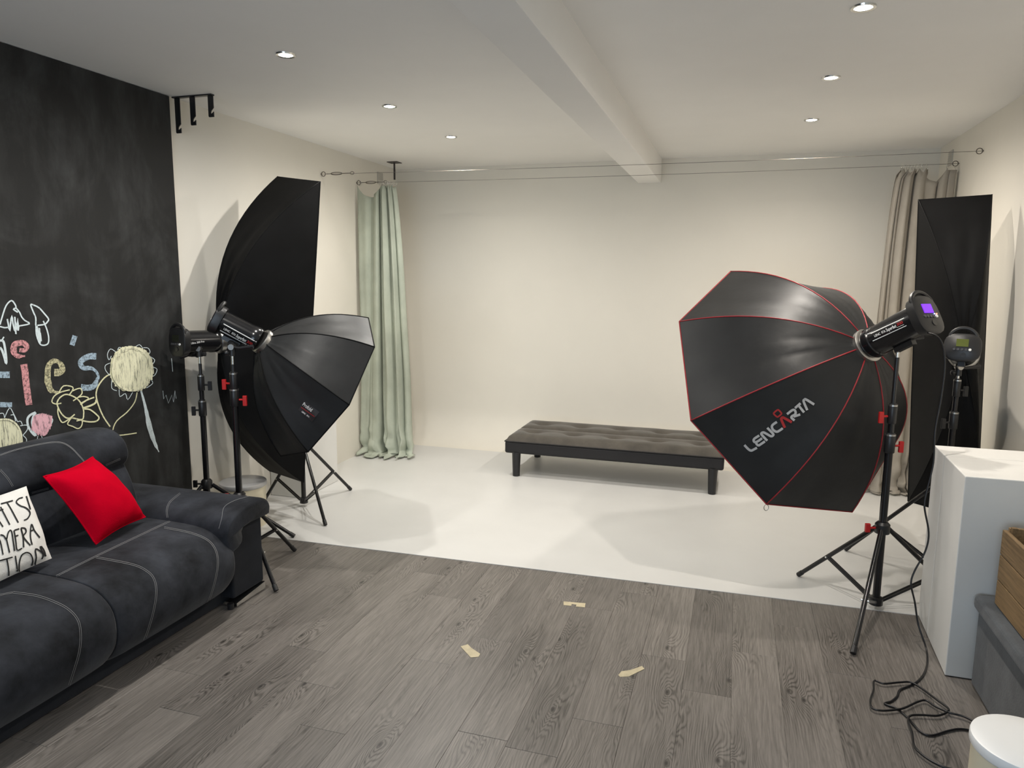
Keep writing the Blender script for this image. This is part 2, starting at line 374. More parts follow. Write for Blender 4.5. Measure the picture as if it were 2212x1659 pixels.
# ceiling beam
struct(MB().box(-.90, -.70, YR, YB, 2.495, CEIL+.02).build('trim_2', CEILM, bevel=.003))

# ------------------------------------------------------------------ chalkboard with its drawings
cb = thing('chalkboard', 'floor to ceiling black chalkboard panel with chalk flowers on the left wall', 'chalkboard', (XL, 1.6, 0))
MB().box(XL+.002, XL+.02, YR+.3, 3.652, .005, CEIL-.004).build('board_panel', BOARD, cb)
BX = XL+.0215
layer = [0]
def mb_board(x, y):
    layer[0] += 8e-6      # each stroke lies a hair over the one before
    return onx(x, y, BX+layer[0])
def chalkpart(name, m, items, label=None):
    mb = MB()
    layer[0] = 0
    for it in items:
        pts, w = it[0], it[1]; ribbon(mb, pts, w, mb_board, sm=it[2] if len(it) > 2 else 3)
    # two layers, so that crossing strokes never share a plane
    o = stuff(mb.build(name, m, cb, fixn=False)) if False else mb.build(name, m, cb, fixn=False)
    if label: lab(o, label)
    return o
k2 = .12054
c2 = lambda p: off(p, 0, 630, k2); c3 = lambda p: off(p, 0, 810, k2); k4 = .16878; c4 = lambda p: off(p, 200, 720, k4)
chalkpart('chalk_letter', CH_W, [
    (c2([(0, 590), (40, 450), (110, 250), (205, 160), (270, 230), (285, 290), (240, 315), (320, 370)]), 3.2), (c2([(285, 290), (350, 370), (390, 455), (450, 520), (530, 575), (340, 615)]), 3),
    (c2([(0, 625), (80, 645), (140, 640)]), 3), (c2([(130, 490), (150, 590), (175, 705), (190, 560), (215, 430), (230, 560), (285, 760), (265, 450), (300, 690), (320, 480), (325, 700), (335, 600)]), 3.5, 2)], 'pale blue scribbled triangle letter')
chalkpart('chalk_letter', CH_W, [
    (c2([(640, 600), (640, 470), (600, 370), (550, 235), (600, 240), (700, 290), (800, 400), (870, 490), (850, 540), (800, 585), (670, 605)]), 3.2),
    (c2([(775, 525), (830, 650), (870, 800), (865, 920), (800, 960), (725, 945), (680, 860), (650, 750), (645, 600)]), 3), (c2([(660, 620), (690, 800), (715, 920), (705, 650), (735, 890)]), 4, 2)], 'pale blue loop letter')
chalkpart('chalk_letter', CH_W, [(c2([(0, 880), (50, 880), (80, 960), (110, 1180), (110, 1290), (85, 1200), (40, 1060), (0, 1000)]), 5), (c2([(70, 810), (30, 880)]), 3)])
chalkpart('chalk_letter', CH_P, [(c2([(345, 1045), (440, 1050), (480, 990), (430, 925), (340, 920), (260, 960), (245, 1060), (300, 1150), (450, 1155)]), [9, 10, 12, 12, 13, 14, 14, 10, 4])], 'pink letter e')
chalkpart('chalk_letter', CH_P, [(c2([(425, 1300), (450, 1450), (480, 1640)])[:2]+c3([(465, 130), (520, 540)]), 15)], 'pink letter stroke')
chalkpart('chalk_letter', CH_YD, [(c2([(970, 1450), (1080, 1440), (1120, 1370), (1060, 1270), (970, 1240), (880, 1310), (855, 1450), (855, 1640)])+c3([(860, 110), (900, 260), (1000, 310), (1080, 305)]), [16, 14, 12, 9, 11, 12, 13, 14, 14, 12, 6, 4])], 'yellow letter e')
chalkpart('chalk_letter', CH_B, [(c2([(1725, 1160), (1600, 1160), (1480, 1220), (1440, 1290), (1500, 1370), (1620, 1370), (1720, 1430), (1770, 1540)])+c3([(1750, 60), (1690, 190), (1580, 230), (1450, 220)]), [14, 13, 12, 11, 10, 8, 6, 5, 7, 12, 13, 14])], 'blue letter s')
chalkpart('chalk_mark', CH_B, [(c2([(1345, 790), (1290, 960)]), 11, 2)])
chalkpart('chalk_letter', CH_B, [(c2([(0, 1490), (175, 1490)]), 14, 2)]); chalkpart('chalk_letter', CH_B, [(c3([(0, 532), (215, 535)]), 11, 2)])
# pink heart-shaped bloom
pk = []
for j in range(46):
    t = j/45; x = 590+340*t; y0 = 745-40*sin(t*pi)+random.uniform(-15, 15); y1 = 960+130*sin(min(1, t*1.5)*pi*.62)-(170 if t > .7 else 0)*(t-.7)*3+random.uniform(-25, 20)
    pk.append((x, y0)); pk.append((x-20, min(y1, 1090)))
chalkpart('chalk_bloom', CH_PK, [(c3([(620+34*j, 745), (625+31*j, 1040-26*abs(j-4))]), 5, 1) for j in range(9)]+[(c3(pk), 4.2, 1)], 'pink scribbled bloom')
chalkpart('chalk_outline', CH_W, [(c3([(640, 670), (540, 720), (490, 800), (510, 930), (580, 1040), (640, 1085), (600, 980), (575, 850), (600, 740), (640, 670)]), 5), (c3([(655, 715), (740, 700), (840, 720), (930, 780), (940, 830), (880, 940), (770, 1070)]), 2.2), (c3([(680, 1090), (660, 1190)]), 1.4, 2), (c3([(745, 1090), (768, 1185)]), 1.4, 2)])
# yellow loop flower
chalkpart('chalk_flower', CH_Y, [
    (c3([(1020, 500), (1060, 420), (1150, 355), (1240, 355), (1360, 410), (1440, 490), (1490, 600), (1500, 700), (1470, 800), (1300, 770), (1190, 770), (1100, 690), (1040, 580), (1020, 500)]), 3),
    (c3([(1250, 265), (1130, 295), (1060, 320), (970, 380), (930, 480), (1000, 520), (1100, 505)]), 2.6), (c3([(1060, 310), (1140, 195), (1300, 215), (1290, 290), (1230, 365)]), 2.6), (c3([(1290, 290), (1380, 250), (1450, 245), (1470, 330), (1400, 400), (1310, 465)]), 2.6),
    (c3([(1400, 400), (1500, 385), (1590, 420), (1460, 500)]), 2.6), (c3([(1440, 530), (1560, 450), (1690, 400)]), 3), (c3([(1500, 590), (1620, 550), (1710, 500), (1725, 440)]), 4), (c3([(1510, 610), (1610, 620), (1720, 700), (1775, 770), (1720, 830), (1600, 840), (1480, 820)]), 3.2),
    (c3([(1040, 590), (1040, 700), (1100, 840), (1180, 830), (1340, 705)]), 2.8), (c3([(1270, 780), (1210, 880), (1300, 920), (1390, 960), (1450, 930), (1475, 860), (1460, 810), (1370, 825)]), 2.6)], 'yellow outline flower')
# big yellow scribbled flower with stem
fx, fy, frx, fry = 500, 455, 262, 290
sc = []
for j in range(120):
    t = -1+2*j/119; h = math.sqrt(max(0, 1-abs(t)**2.6))
    x = fx+frx*t; a = (x+random.uniform(-8, 8), fy-fry*h*random.uniform(.9, 1.02)); b = (x+random.uniform(-20, 20), fy+fry*h*random.uniform(.88, 1.02))
    sc += [a, b] if j % 2 else [b, a]
sc2 = [(fx+frx*.97*cos(a)*random.uniform(.9, 1), fy+fry*.97*sin(a)*random.uniform(.9, 1)) for a in [pi+pi*i/20 for i in range(21)]]
bands = []
for j in range(11):
    t = -.9+1.8*j/10; h = math.sqrt(max(0, 1-abs(t)**2.6)); bands.append((c4([(fx+frx*t, fy-fry*h*.96), (fx+frx*t, fy+fry*h*.96)]), 9.2, 1))
chalkpart('chalk_flower', CH_YL, bands+[(c4(sc), 4.6, 1), (c4(sc2), 6), (c4([(fx+frx*.93*cos(a), fy+fry*.95*sin(a)) for a in [2*pi*i/30 for i in range(31)]]), 5)], 'yellow scribbled round flower')
for q in (
    [(240, 290), (210, 340), (190, 270), (230, 200), (300, 240)], [(320, 215), (340, 180), (390, 195)], [(540, 180), (600, 145), (645, 200), (640, 230)], [(650, 185), (710, 190), (735, 240), (700, 290)],
    [(720, 290), (795, 340), (760, 410)], [(770, 430), (825, 460), (800, 530), (755, 560)], [(745, 590), (770, 640), (690, 700)], [(250, 570), (245, 700), (310, 735)], [(340, 720), (350, 810), (420, 770), (450, 850), (515, 750)], [(225, 380), (165, 410), (165, 470), (220, 540)]): chalkpart('chalk_petal', CH_W, [(c4(q), 1.4)])
chalkpart('chalk_line', CH_Y, [(c4([(230, 520), (150, 570), (70, 680), (45, 790), (75, 920), (140, 1070), (225, 1195)]), 3.0)])
chalkpart('chalk_line', CH_Y, [(c4([(570, 755), (540, 880), (440, 1010), (310, 1120), (260, 1240), (300, 1300), (400, 1300), (565, 1275)]), 2.4)])
chalkpart('chalk_stem', CH_W, [(c4([(620, 735), (660, 880), (690, 1010), (730, 1200), (790, 1390), (850, 1520)]), [4, 5, 6, 8, 11, 10, 7, 2])], 'pale blue flower stem')
chalkpart('chalk_line', CH_W, [(c4([(1010, 320), (1025, 490)]), 1.5, 2)])
chalkpart('chalk_line', CH_W, [(c4([(900, 735), (910, 840), (940, 790), (970, 895), (1015, 790), (1035, 880), (1055, 735), (1070, 835)]), 1.3, 1)])
hs = []
for j in range(80):
    x = 390*j/79; y0 = 800+((x/400)**3)*330+random.uniform(-10, 10); hs += [(x, y0), (x+random.uniform(-15, 15), 1350-x*.2)]
chalkpart('chalk_flower', CH_YL, [(c3([(20+36*j, 815+((36*j/400)**3)*330), (20+36*j, 1350-7*j)]), 4.8, 1) for j in range(11)]+[(c3(hs), 4.4, 1), (c3([(0, 800), (160, 800), (290, 880), (370, 1020), (395, 1200)]), 4)], 'yellow scribbled flower cut by the sofa')
for q in ([(80, 770), (170, 590), (240, 690), (310, 830)], [(0, 690), (60, 690), (80, 760)], [(190, 720), (250, 720), (280, 830)], [(310, 840), (370, 830), (400, 900), (360, 910)], [(370, 910), (480, 900), (490, 980), (410, 1080)], [(410, 1080), (475, 1150), (460, 1230), (410, 1260)]): chalkpart('chalk_petal', CH_W, [(c3(q), 1.8)])

# ------------------------------------------------------------------ sofa
sofa = thing('sofa', 'charcoal suede three seat sofa with pale double stitching below the chalkboard', 'sofa', (-2.85, 1.9, 0))
def loft(prof, y0, y1, puff=.05, n=14, cx=None, bow=0):
    """cushion: closed x-z profile swept along y, drawn in at both ends"""
    mbq = MB(); m = len(prof)
    cx = sum(p[0] for p in prof)/m; cz = sum(p[1] for p in prof)/m
    ts = [0, .008, .025, .06, .12] + [.12+.76*i/8 for i in range(1, 8)] + [.88, .94, .975, .992, 1]
    sc = []
    vs = []
    for t in ts:
        e = min(t, 1-t); s = 1-puff*(1-min(1, e/.1))**2.2
        b = 1+bow*sin(pi*t)
        vs += [(cx+(p[0]-cx)*s*b, y0+(y1-y0)*t, cz+(p[1]-cz)*s*b) for p in prof]
    fs = [(i*m+j, i*m+(j+1) % m, (i+1)*m+(j+1) % m, (i+1)*m+j) for i in range(len(ts)-1) for j in range(m)]
    fs += [tuple(range(m)), tuple((len(ts)-1)*m+j for j in reversed(range(m)))]
    return mbq.add(vs, fs)
seat_prof = smoothpoly([(-3.0, .435), (-2.85, .444), (-2.68, .447), (-2.47, .440), (-2.36, .415), (-2.285, .355), (-2.262, .28), (-2.27, .195), (-2.315, .125), (-2.375, .088)], 3) + [(-2.6, .08), (-3.0, .08)]
back_prof = smoothpoly([(-2.90, .43), (-2.905, .50), (-2.935, .60), (-2.975, .68)], 3) + smoothpoly([(-2.955, .70), (-2.94, .74), (-2.955, .80), (-3.0, .845), (-3.07, .87), (-3.15, .868), (-3.21, .84)], 3) + [(-3.235, .78), (-3.24, .40)]
srf = []
for (a, b) in ((2.085, 2.785), (1.485, 2.079), (.905, 1.479)):
    q = loft(seat_prof, a, b, .05, bow=.012); srf.append(q); q.build('seat_cushion', SUEDE, sofa, smooth='all')
    bb = loft(back_prof, a, min(b+.06, 2.86) if b > 2.5 else b, .05, bow=.01); srf.append(bb); bb.build('back_cushion', SUEDE, sofa, smooth='all')
MB().box(-3.24, -2.40, .66, 3.06, .006, .092).build('sofa_base', SUEDE2, sofa, bevel=.01)
MB().box(-3.27, -3.225, .66, 3.06, .02, .80).build('sofa_back', SUEDE2, sofa, bevel=.015)
def arm(y0, y1, inner):
    mbq = MB(); mbq.box(-3.2, -2.325, min(y0, y1)+.03, max(y0, y1), .045, .42)
    mbq.build('arm_panel', SUEDE2, sofa, bevel=.012, seg=3)
    # padded top: rounded profile in y-z swept along x, hanging lower on the seat side
    a, b = (y0, y1)
    s = 1 if b > a else -1
    pr = [(a-.03*s, .30), (a-.055*s, .36), (a-.05*s, .43), (a-.01*s, .482), (a+.09*s, .512), (b-.06*s, .518), (b-.005*s, .500), (b+.016*s, .465), (b+.012*s, .432), (b-.01*s, .418), (a+.06*s, .414), (a+.045*s, .33)]
    pr = smoothpoly(pr+[pr[0]], 3)[:-1]
    m = len(pr); ts = [(-3.22, .8), (-3.215, .92), (-3.19, 1), (-2.9, 1.02), (-2.6, 1.0), (-2.36, 1.0), (-2.31, 1.0), (-2.290, .97), (-2.281, .90), (-2.278, .80)]
    cy = (a+b)/2; cz = .43; pad = MB(); vs = []
    for x, k in ts: vs += [(x, cy+(p[0]-cy)*(1-(1-k)*.35), cz+(p[1]-cz)*k) for p in pr]
    fs = [(i*m+j, i*m+(j+1) % m, (i+1)*m+(j+1) % m, (i+1)*m+j) for i in range(len(ts)-1) for j in range(m)] + [tuple(range(m)), tuple((len(ts)-1)*m+j for j in range(m))]
    pad.add(vs, fs); srf.append(pad); pad.build('armrest', SUEDE, sofa, smooth='all')
arm(2.80, 3.07, -1); arm(.90, .62, 1)
ft = MB(); ft.prism([(-2.315, 2.835, .006), (-2.315, 3.065, .006), (-2.315, 3.065, .044), (-2.315, 2.835, .022)], (-.55, 0, 0)); lab(ft.build('foot', CHROME, sofa), 'polished metal skid foot')
ft = MB(); ft.prism([(-2.315, .63, .0), (-2.315, .87, .0), (-2.315, .87, .044), (-2.315, .63, .044)], (-.55, 0, 0)); ft.build('foot', CHROME, sofa)
MB().tube([(-2.335, 2.815, .0), (-2.335, 2.815, .03)], .016, 12).build('foot', BLACK, sofa)
for x in (-3.1, -2.6):
    for y in (.9, 2.2): MB().lathe([(.03, 0), (.03, .03)], (x, y, 0), n=14).build('foot', BLACK, sofa)
st = bvh(*srf)
def on_sofa(x, y): return hit(st, x, y, .0018)
kk = .3165
s2 = lambda p: off(p, 0, 900, kk); s5 = lambda p: off(p, 0, 1150, kk)
def stitch(items):
    m = MB()
    for pts, gap in items:
        pts = smoothpoly(pts, 5); n = len(pts)
        for sg in ((-1, 1) if gap else (0,)):
            q = []
            for i, p in enumerate(pts):
                a, b = pts[max(i-1, 0)], pts[min(i+1, n-1)]; dx, dy = b[0]-a[0], b[1]-a[1]; l = math.hypot(dx, dy) or 1
                q.append((p[0]-dy/l*gap*sg, p[1]+dx/l*gap*sg))
            ribbon(m, q, .85, on_sofa)
    stuff(lab(m.build('stitching', THREAD, sofa, fixn=False), 'pale grey double row of stitches'))
stitch([(s2([(385, 1090), (645, 960), (900, 838), (1160, 715)]), 1.2),
        (s2([(655, 962), (900, 1010), (1000, 1055), (1050, 1110), (1065, 1200), (1045, 1330), (1000, 1480), (960, 1570)]), 1.6),
        (s2([(1120, 758), (1300, 795), (1410, 840), (1465, 900), (1485, 980), (1475, 1080), (1440, 1210), (1408, 1290)]), 1.4),
        (s5([(90, 412), (250, 435), (380, 480), (470, 530), (530, 600), (548, 690), (540, 810), (500, 950), (455, 1085)]), 1.8), (s5([(0, 430), (45, 420), (90, 412)]), 1.2)])
stitch([(s2([(215, 522), (330, 490)]), 1.2), (s2([(720, 330), (820, 288)]), 1.2), (s2([(0, 265), (120, 225), (300, 185), (410, 178), (480, 210), (545, 275), (575, 310)]), .9), (s2([(0, 365), (50, 420), (85, 475)]), 1.5),
        (s2([(1145, 690), (1140, 640), (1160, 585), (1230, 525)]), 1.3), (s2([(1495, 765), (1515, 690), (1530, 620), (1600, 575), (1700, 545), (1800, 515)]), 0)])

# ------------------------------------------------------------------ cushions on the sofa
def pillow(c, th, pinch=.05, n=22, wr=.006, seed=0):
    BL, BR, TR, TL = [V(p) for p in c]
    nrm = (BR-BL).cross(TL-BL).normalized(); ctr = (BL+BR+TR+TL)/4
    mbs = []
    def surf(sg):
        def f(u, v):
            p = BL*(1-u)*(1-v)+BR*u*(1-v)+TR*u*v+TL*(1-u)*v
            eu = 4*u*(1-u); ev = 4*v*(1-v)
            k = pinch*(eu*(1-ev)+ev*(1-eu))
            p = p+(ctr-p)*k*1.0
            b = (eu*ev)**.5
            wv = noise.noise(V((u*5+seed, v*5, sg)))*wr*min(1, b*2)
            return p+nrm*((th if sg > 0 else -th*.4)*abs(sg)*b+wv)
        return f
    fr = MB().grid(surf(1), n, n); bk = MB().grid(surf(-1), n, n)
    full = MB(); full.add(fr.v, fr.f); full.add(bk.v, [tuple(reversed(f)) for f in bk.f])
    edge = []
    f = surf(0)
    for i in range(n): edge.append(f(i/n, 0))
    for i in range(n): edge.append(f(1, i/n))
    for i in range(n): edge.append(f(1-i/n, 1))
    for i in range(n): edge.append(f(0, 1-i/n))
    return full, edge
RC = (onz(207, 1176, .465), onz(314, 1117, .475), onx(200, 987, -2.86), onx(94, 1029, -2.80))
rc = thing('cushion', 'plain red square cushion standing on one edge against the sofa back', 'cushion', tuple(RC[0]))
full, edge = pillow(RC, .105, .075, seed=3); full.build('cushion_cover', REDF, rc, smooth='all')
MB().tube(edge, .0035, 6, closed=True).build('piping', REDF, rc, smooth='all')
a = onz(112, 1206, .475); bl = a+V((.045, -.385, 0)); tr = onx(57, 1050, -2.80); tl = tr+V((.02, -.37, .0))
wc = thing('cushion', 'white canvas cushion with black hand lettering at the left edge of the sofa', 'cushion', tuple(bl))
full, edge = pillow((bl, a, tr, tl), .06, .03, seed=9, wr=.008); full.build('cushion_cover', CANVAS, wc, smooth='all')
wt = bvh(full)
k6 = .14768; cq = lambda p: off(p, 0, 1030, k6)
ink = MB()
for pts in ([(10, 400), (185, 352)], [(95, 375), (160, 480), (262, 672)], [(330, 305), (270, 325), (235, 375), (290, 425), (380, 460), (435, 530), (400, 610), (345, 638)], [(380, 285), (440, 480)], [(5, 445), (70, 570), (140, 705)], [(-60, 510), (45, 478)], [(-110, 490), (-40, 610), (40, 735)],
            [(-150, 560), (-220, 570), (-260, 650), (-225, 740), (-150, 760), (-95, 720), (-130, 660), (-185, 670)], [(-345, 570), (-220, 800)], [(-480, 610), (-355, 850), (-250, 815)],
            [(-215, 1195), (-170, 915), (-70, 1165)], [(-190, 1075), (-105, 1055)], [(-290, 960), (-360, 960), (-410, 1050), (-380, 1180), (-290, 1215)], [(-110, 1330), (-180, 1310), (-230, 1400), (-200, 1520), (-115, 1540)], [(-400, 1590), (-340, 1360), (-270, 1570)], [(-375, 1490), (-300, 1470)],
            [(0, 850), (50, 865), (90, 915), (115, 820), (160, 790), (190, 950), (208, 1085)], [(85, 890), (110, 1000), (135, 1110)], [(-45, 880), (0, 950), (40, 1140)], [(200, 785), (225, 930), (245, 1070), (318, 1045)], [(205, 785), (275, 762)], [(220, 870), (262, 855)],
            [(300, 750), (330, 870), (342, 1035)], [(300, 750), (360, 755), (375, 810), (335, 870), (390, 950), (440, 1005)], [(465, 995), (440, 870), (455, 695), (500, 790), (578, 890)], [(445, 795), (490, 775)],
            [(-70, 1245), (0, 1225), (178, 1175)], [(95, 1205), (120, 1350), (120, 1470), (85, 1525)], [(218, 1155), (240, 1300), (250, 1450), (230, 1500)],
            [(380, 1105), (310, 1150), (275, 1280), (285, 1410), (340, 1435), (430, 1360), (475, 1230), (440, 1130), (380, 1105)], [(550, 1285), (510, 1275), (525, 1180), (515, 1055), (610, 1110), (625, 1160), (605, 1200)], [(580, 1015), (610, 1090), (660, 1160)], [(595, 1015), (640, 1080), (665, 1165)]):
    ribbon(ink, cq(pts), 2.9, lambda x, y: hit(wt, x, y, .0022), sm=4)
lab(ink.build('lettering', INK, wc, fixn=False), 'black hand drawn capitals')

# ------------------------------------------------------------------ lighting stands
def stand(label, base, ztop, zhub, feet, knob, rcol=.0175, zc=.06, zs=(.7, .9), facing=(0, -1, 0), group=None):
    bx, by = base
    t = thing('light_stand', label, 'light stand', (bx, by, 0), group)
    z1, z2 = zs
    MB().tube([(bx, by, zc-.01), (bx, by, z1)], rcol, 16).build('lower_column', GLOSS, t, smooth=True)
    MB().tube([(bx, by, z1-.05), (bx, by, z2)], rcol*.80, 16).build('middle_column', GLOSS, t, smooth=True)
    MB().tube([(bx, by, z2-.05), (bx, by, ztop)], rcol*.55, 14).build('upper_column', BLKMET, t, smooth=True)
    for z, r in ((z1, rcol*1.35), (z2, rcol*1.15)):
        cl = MB().lathe([(r*.9, -.055), (r, -.05), (r, .03), (r*.8, .04), (r*.75, .045)], (bx, by, z), n=16).build('collar', BLACK, t, smooth=True)
        s = -1 if z == z1 else 1
        kx = V((RT.x, RT.y, 0)).normalized()*(-s if knob is REDK else s)
        kb = MB(); c0 = V((bx, by, z-.02))+kx*r
        kb.tube([c0, c0+kx*.022], .006, 8); kb.obox(c0+kx*.032+V((0, 0, -.006)), (kx, (0, 0, 1), kx.cross(V((0, 0, 1)))), (.011, .028, .007))
        kb.build('knob', knob, cl, bevel=.003)
        MB().lathe([(r*1.02, -.004), (r*1.02, .004)], (bx, by, z+.035), n=16).build('ring', STEEL, cl)
    MB().lathe([(.008, 0), (.008, .05)], (bx, by, ztop), n=12).build('spigot', CHROME, t, smooth=True)
    hb = MB().lathe([(rcol*1.2, -.03), (rcol*1.9, -.025), (rcol*1.9, .02), (rcol*1.3, .032)], (bx, by, zhub), n=18).build('leg_hub', BLACK, t, smooth=True)
    kx = V((-RT.x, -RT.y, 0)).normalized(); c0 = V((bx, by, zhub))+kx*rcol*1.8
    kb = MB(); kb.tube([c0, c0+kx*.03], .006, 8); kb.obox(c0+kx*.04, (kx, (0, 0, 1), kx.cross(V((0, 0, 1)))), (.012, .022, .008)); kb.build('knob', knob, hb, bevel=.003)
    MB().lathe([(rcol*1.2, -.02), (rcol*1.75, -.016), (rcol*1.75, .02), (rcol*1.2, .024)], (bx, by, zc), n=18).build('bottom_collar', BLACK, t, smooth=True)
    for fx_, fy_ in feet:
        d = V((fx_-bx, fy_-by, 0)); dn = d.normalized(); sd = V((-dn.y, dn.x, 0))
        top = V((bx, by, zhub-.005))+dn*rcol*1.8; end = V((fx_, fy_, .014))
        lg = MB(); lg.tube([top, end], .0115, 10); o = lg.build('leg', GLOSS, t, smooth=True)
        e = (end-top).normalized()
        MB().tube([end-e*.03, end+e*.004], .0135, 10).build('foot_cap', BLACK, o, smooth=True)
        mid = top.lerp(end, .60); c1 = V((bx, by, zc+.005))+dn*rcol*1.6
        for sg in (-1, 1):
            br = MB(); br.obox((mid+c1)/2+sd*.009*sg, (mid-c1, sd, (mid-c1).cross(sd)), ((mid-c1).length/2, .0022, .006)); br.build('brace', BLKMET, t)
        MB().tube([mid-sd*.017, mid+sd*.017], .005, 8).build('rivet', CHROME, o)
    return t

# ------------------------------------------------------------------ flash heads
def frame_of(a, b):
    d = (V(b)-V(a)).normalized(); s = d.cross(V((0, 0, 1))).normalized(); w = s.cross(d).normalized(); return d, s, w
def flash_head(label, front, back, r, screen, mount, wide=1.0, lever=1):
    A_, B_ = V(front), V(back); d, s, w = frame_of(B_, A_); L = (A_-B_).length
    t = thing('flash_head', label, 'studio flash', tuple(mount))
    body = MB(); body.lathe([(r*.94, .012), (r, .02), (r, L-.05), (r*1.06, L-.045), (r*1.06, L-.012), (r*.98, L)], B_, d, 36)
    body.build('body', GLOSS, t, smooth=True)
    # rear panel: rounded plate, slightly taller than the tube, with the control face
    pl = MB(); n = 28; vs = []
    for q, kk_ in ((0.03, 1.0), (.0, 1.06), (-.012, 1.04), (-.018, .92)):
        for j in range(n):
            a = 2*pi*j/n; ca, sa = cos(a), sin(a); e = 3.2
            rr = r*1.08*kk_/((abs(ca)**e+abs(sa)**e)**(1/e))
            vs.append(B_+d*q+s*ca*rr*.98*wide+w*(sa*rr*1.14/wide))
    fs = [(i*n+j, i*n+(j+1) % n, (i+1)*n+(j+1) % n, (i+1)*n+j) for i in range(3) for j in range(n)] + [tuple(range(3*n, 4*n)), tuple(reversed(range(n)))]
    pl.add(vs, fs); rp = pl.build('rear_panel', BLACK, t, smooth=True)
    f = B_-d*.0195
    MB().obox(f+w*r*.35-s*r*.02, (s, w, d), (r*.42, r*.30, .002)).build('screen', screen, rp)
    for j in range(5):
        c0 = f-w*r*.18+s*r*(-.55+.27*j)
        MB().lathe([(r*.11, -.002), (r*.10, .003)], c0, -d, 10).build('button', mat('button_grey', (.05, .05, .055), .4) if j < 4 else WHITE, rp, smooth=True)
    if screen is SCREEN:
        MB().lathe([(.003, -.001), (.002, .003)], f-w*r*.02+s*r*.42, -d, 8).build('indicator_lamp', LEDB, rp)
        MB().lathe([(.003, -.001), (.002, .003)], f-w*r*.02+s*r*.62, -d, 8).build('indicator_lamp', LEDR, rp)
    MB().lathe([(r*.20, -.002), (r*.2, .002)], f-w*r*.62+s*r*.1, -d, 16).build('dial', BLKMET, rp, smooth=True)
    # carrying handle over the rear
    hp = []
    for i in range(13):
        a = radians(28+124*i/12); hp.append(B_-d*.004+s*cos(a)*r*1.0+w*(r*.55+sin(a)*r*1.02))
    hd = MB(); hd.tube([hp[0]-w*.02]+hp+[hp[-1]-w*.02], .0105, 8); hd.build('handle', BLACK, t, smooth=True)
    # tilt bracket
    mt = V(mount); bt = MB(); c0 = B_+d*L*.48-w*r
    bt.obox(c0-w*.012, (d, s, w), (.05, .016, .012)); bt.tube([c0-w*.02, mt+V((0, 0, .05))], .016, 10); bt.tube([mt+V((0, 0, -.004)), mt+V((0, 0, .06))], .017, 12)
    bt.build('tilt_bracket', BLACK, t, smooth=True)
    h = V((RT.x, RT.y, 0)).normalized()*lever; p0 = mt+V((0, 0, .045))
    MB().lathe([(.016, -.02), (.016, .02)], p0, V((FW.x, FW.y, 0)), 14).build('pivot_bolt', STEEL, t, smooth=True)
    lv = MB(); lv.tube([p0, p0+h*.04+V((0, 0, -.008 if lever > 0 else -.03)), p0+h*.115+V((0, 0, .003 if lever > 0 else -.055))], [.006, .009, .0115], 10); lv.build('tilt_lever', BLACK, t, smooth=True)
    MB().lathe([(.006, 0), (.014, .01), (.014, .022), (.005, .026)], mt+V((0, 0, .012))-h*.014, -h, 12).build('locking_knob', BLACK, t, smooth=True)
    return t, body

# ------------------------------------------------------------------ softboxes
def softbox(label, apex, rim, r0, bulge, fabric, pipe, pr=.0045, sag=.02, lip=0, nr=14, ns=10, kind='softbox', wr=.004):
    apex = V(apex); rim = [V(p) for p in rim]; n = len(rim); ctr = sum(rim, V())/n
    ax = (ctr-apex).normalized()
    t = thing('softbox', label, kind, tuple(apex))
    ribs = []
    for p in rim:
        rad = (p-apex); rad = (rad-ax*rad.dot(ax)).normalized(); q0 = apex+rad*r0
        ch = p-q0; outd = (rad-ch.normalized()*rad.dot(ch.normalized()))
        outd = outd.normalized() if outd.length > 1e-4 else rad
        L = ch.length
        ribs.append([q0+ch*(i/nr)+outd*bulge*L*4*(i/nr)**1.0*(1-i/nr)*(1.12-.25*i/nr) for i in range(nr+1)])
    alls = []
    for i in range(n):
        a, b = ribs[i], ribs[(i+1) % n]
        def f(u, v, a=a, b=b, i=i):
            j = min(int(v*nr+1e-6), nr); p = a[j].lerp(b[j], u); w = (a[j]-b[j]).length
            ind = ax*(p-apex).dot(ax)+apex-p
            e = 4*u*(1-u)
            p = p+(ind.normalized() if ind.length > 1e-5 else V())*(sag*min(w, .6)*e*min(1, (1-v)/.3))
            fade = min(1, (1-v)/.12, v/.12)
            rk = noise.noise(V((u*7+i*9, v*3.2, i*3)))*wr*e*(1.6 if v < .45 else .9)
            rk += .5*wr*e*sin(u*26+i*2+v*5)*max(0, .5-v)*2
            return p+(ax*.6+ind.normalized()*.8 if ind.length > 1e-5 else ax)*rk*fade
        m = MB().grid(f, ns, nr); alls.append(m); m.build('fabric_panel', fabric, t, smooth='all')
    for i in range(n): MB().tube(ribs[i], pr, 6).build('rib_seam', pipe, t, smooth='all')
    MB().tube(rim, pr, 6, closed=True).build('rim_piping', pipe, t, smooth=False)
    # front: a short black lip and the white diffuser set just inside
    inn = [p+(ctr-p)*.03-ax*.004 for p in rim]
    MB().add([ctr-ax*.004]+inn, [(0, 1+i, 1+(i+1) % n) for i in range(n)]).build('diffuser', DIFF, t)
    MB().lathe([(r0*.98, -.02), (r0*1.06, -.015), (r0*1.06, .012), (r0*.98, .016)], apex, ax, 32).build('speed_ring', STEEL, t, smooth=True)
    return t, bvh(*alls), ribs
def octa(Cc, d, R, ps, n=8):
    d = V(d).normalized(); u = d.cross(V((0, 0, 1))).normalized(); v = u.cross(d)
    return [V(Cc)+(u*cos(ps+i*2*pi/n)+v*sin(ps+i*2*pi/n))*R for i in range(n)]

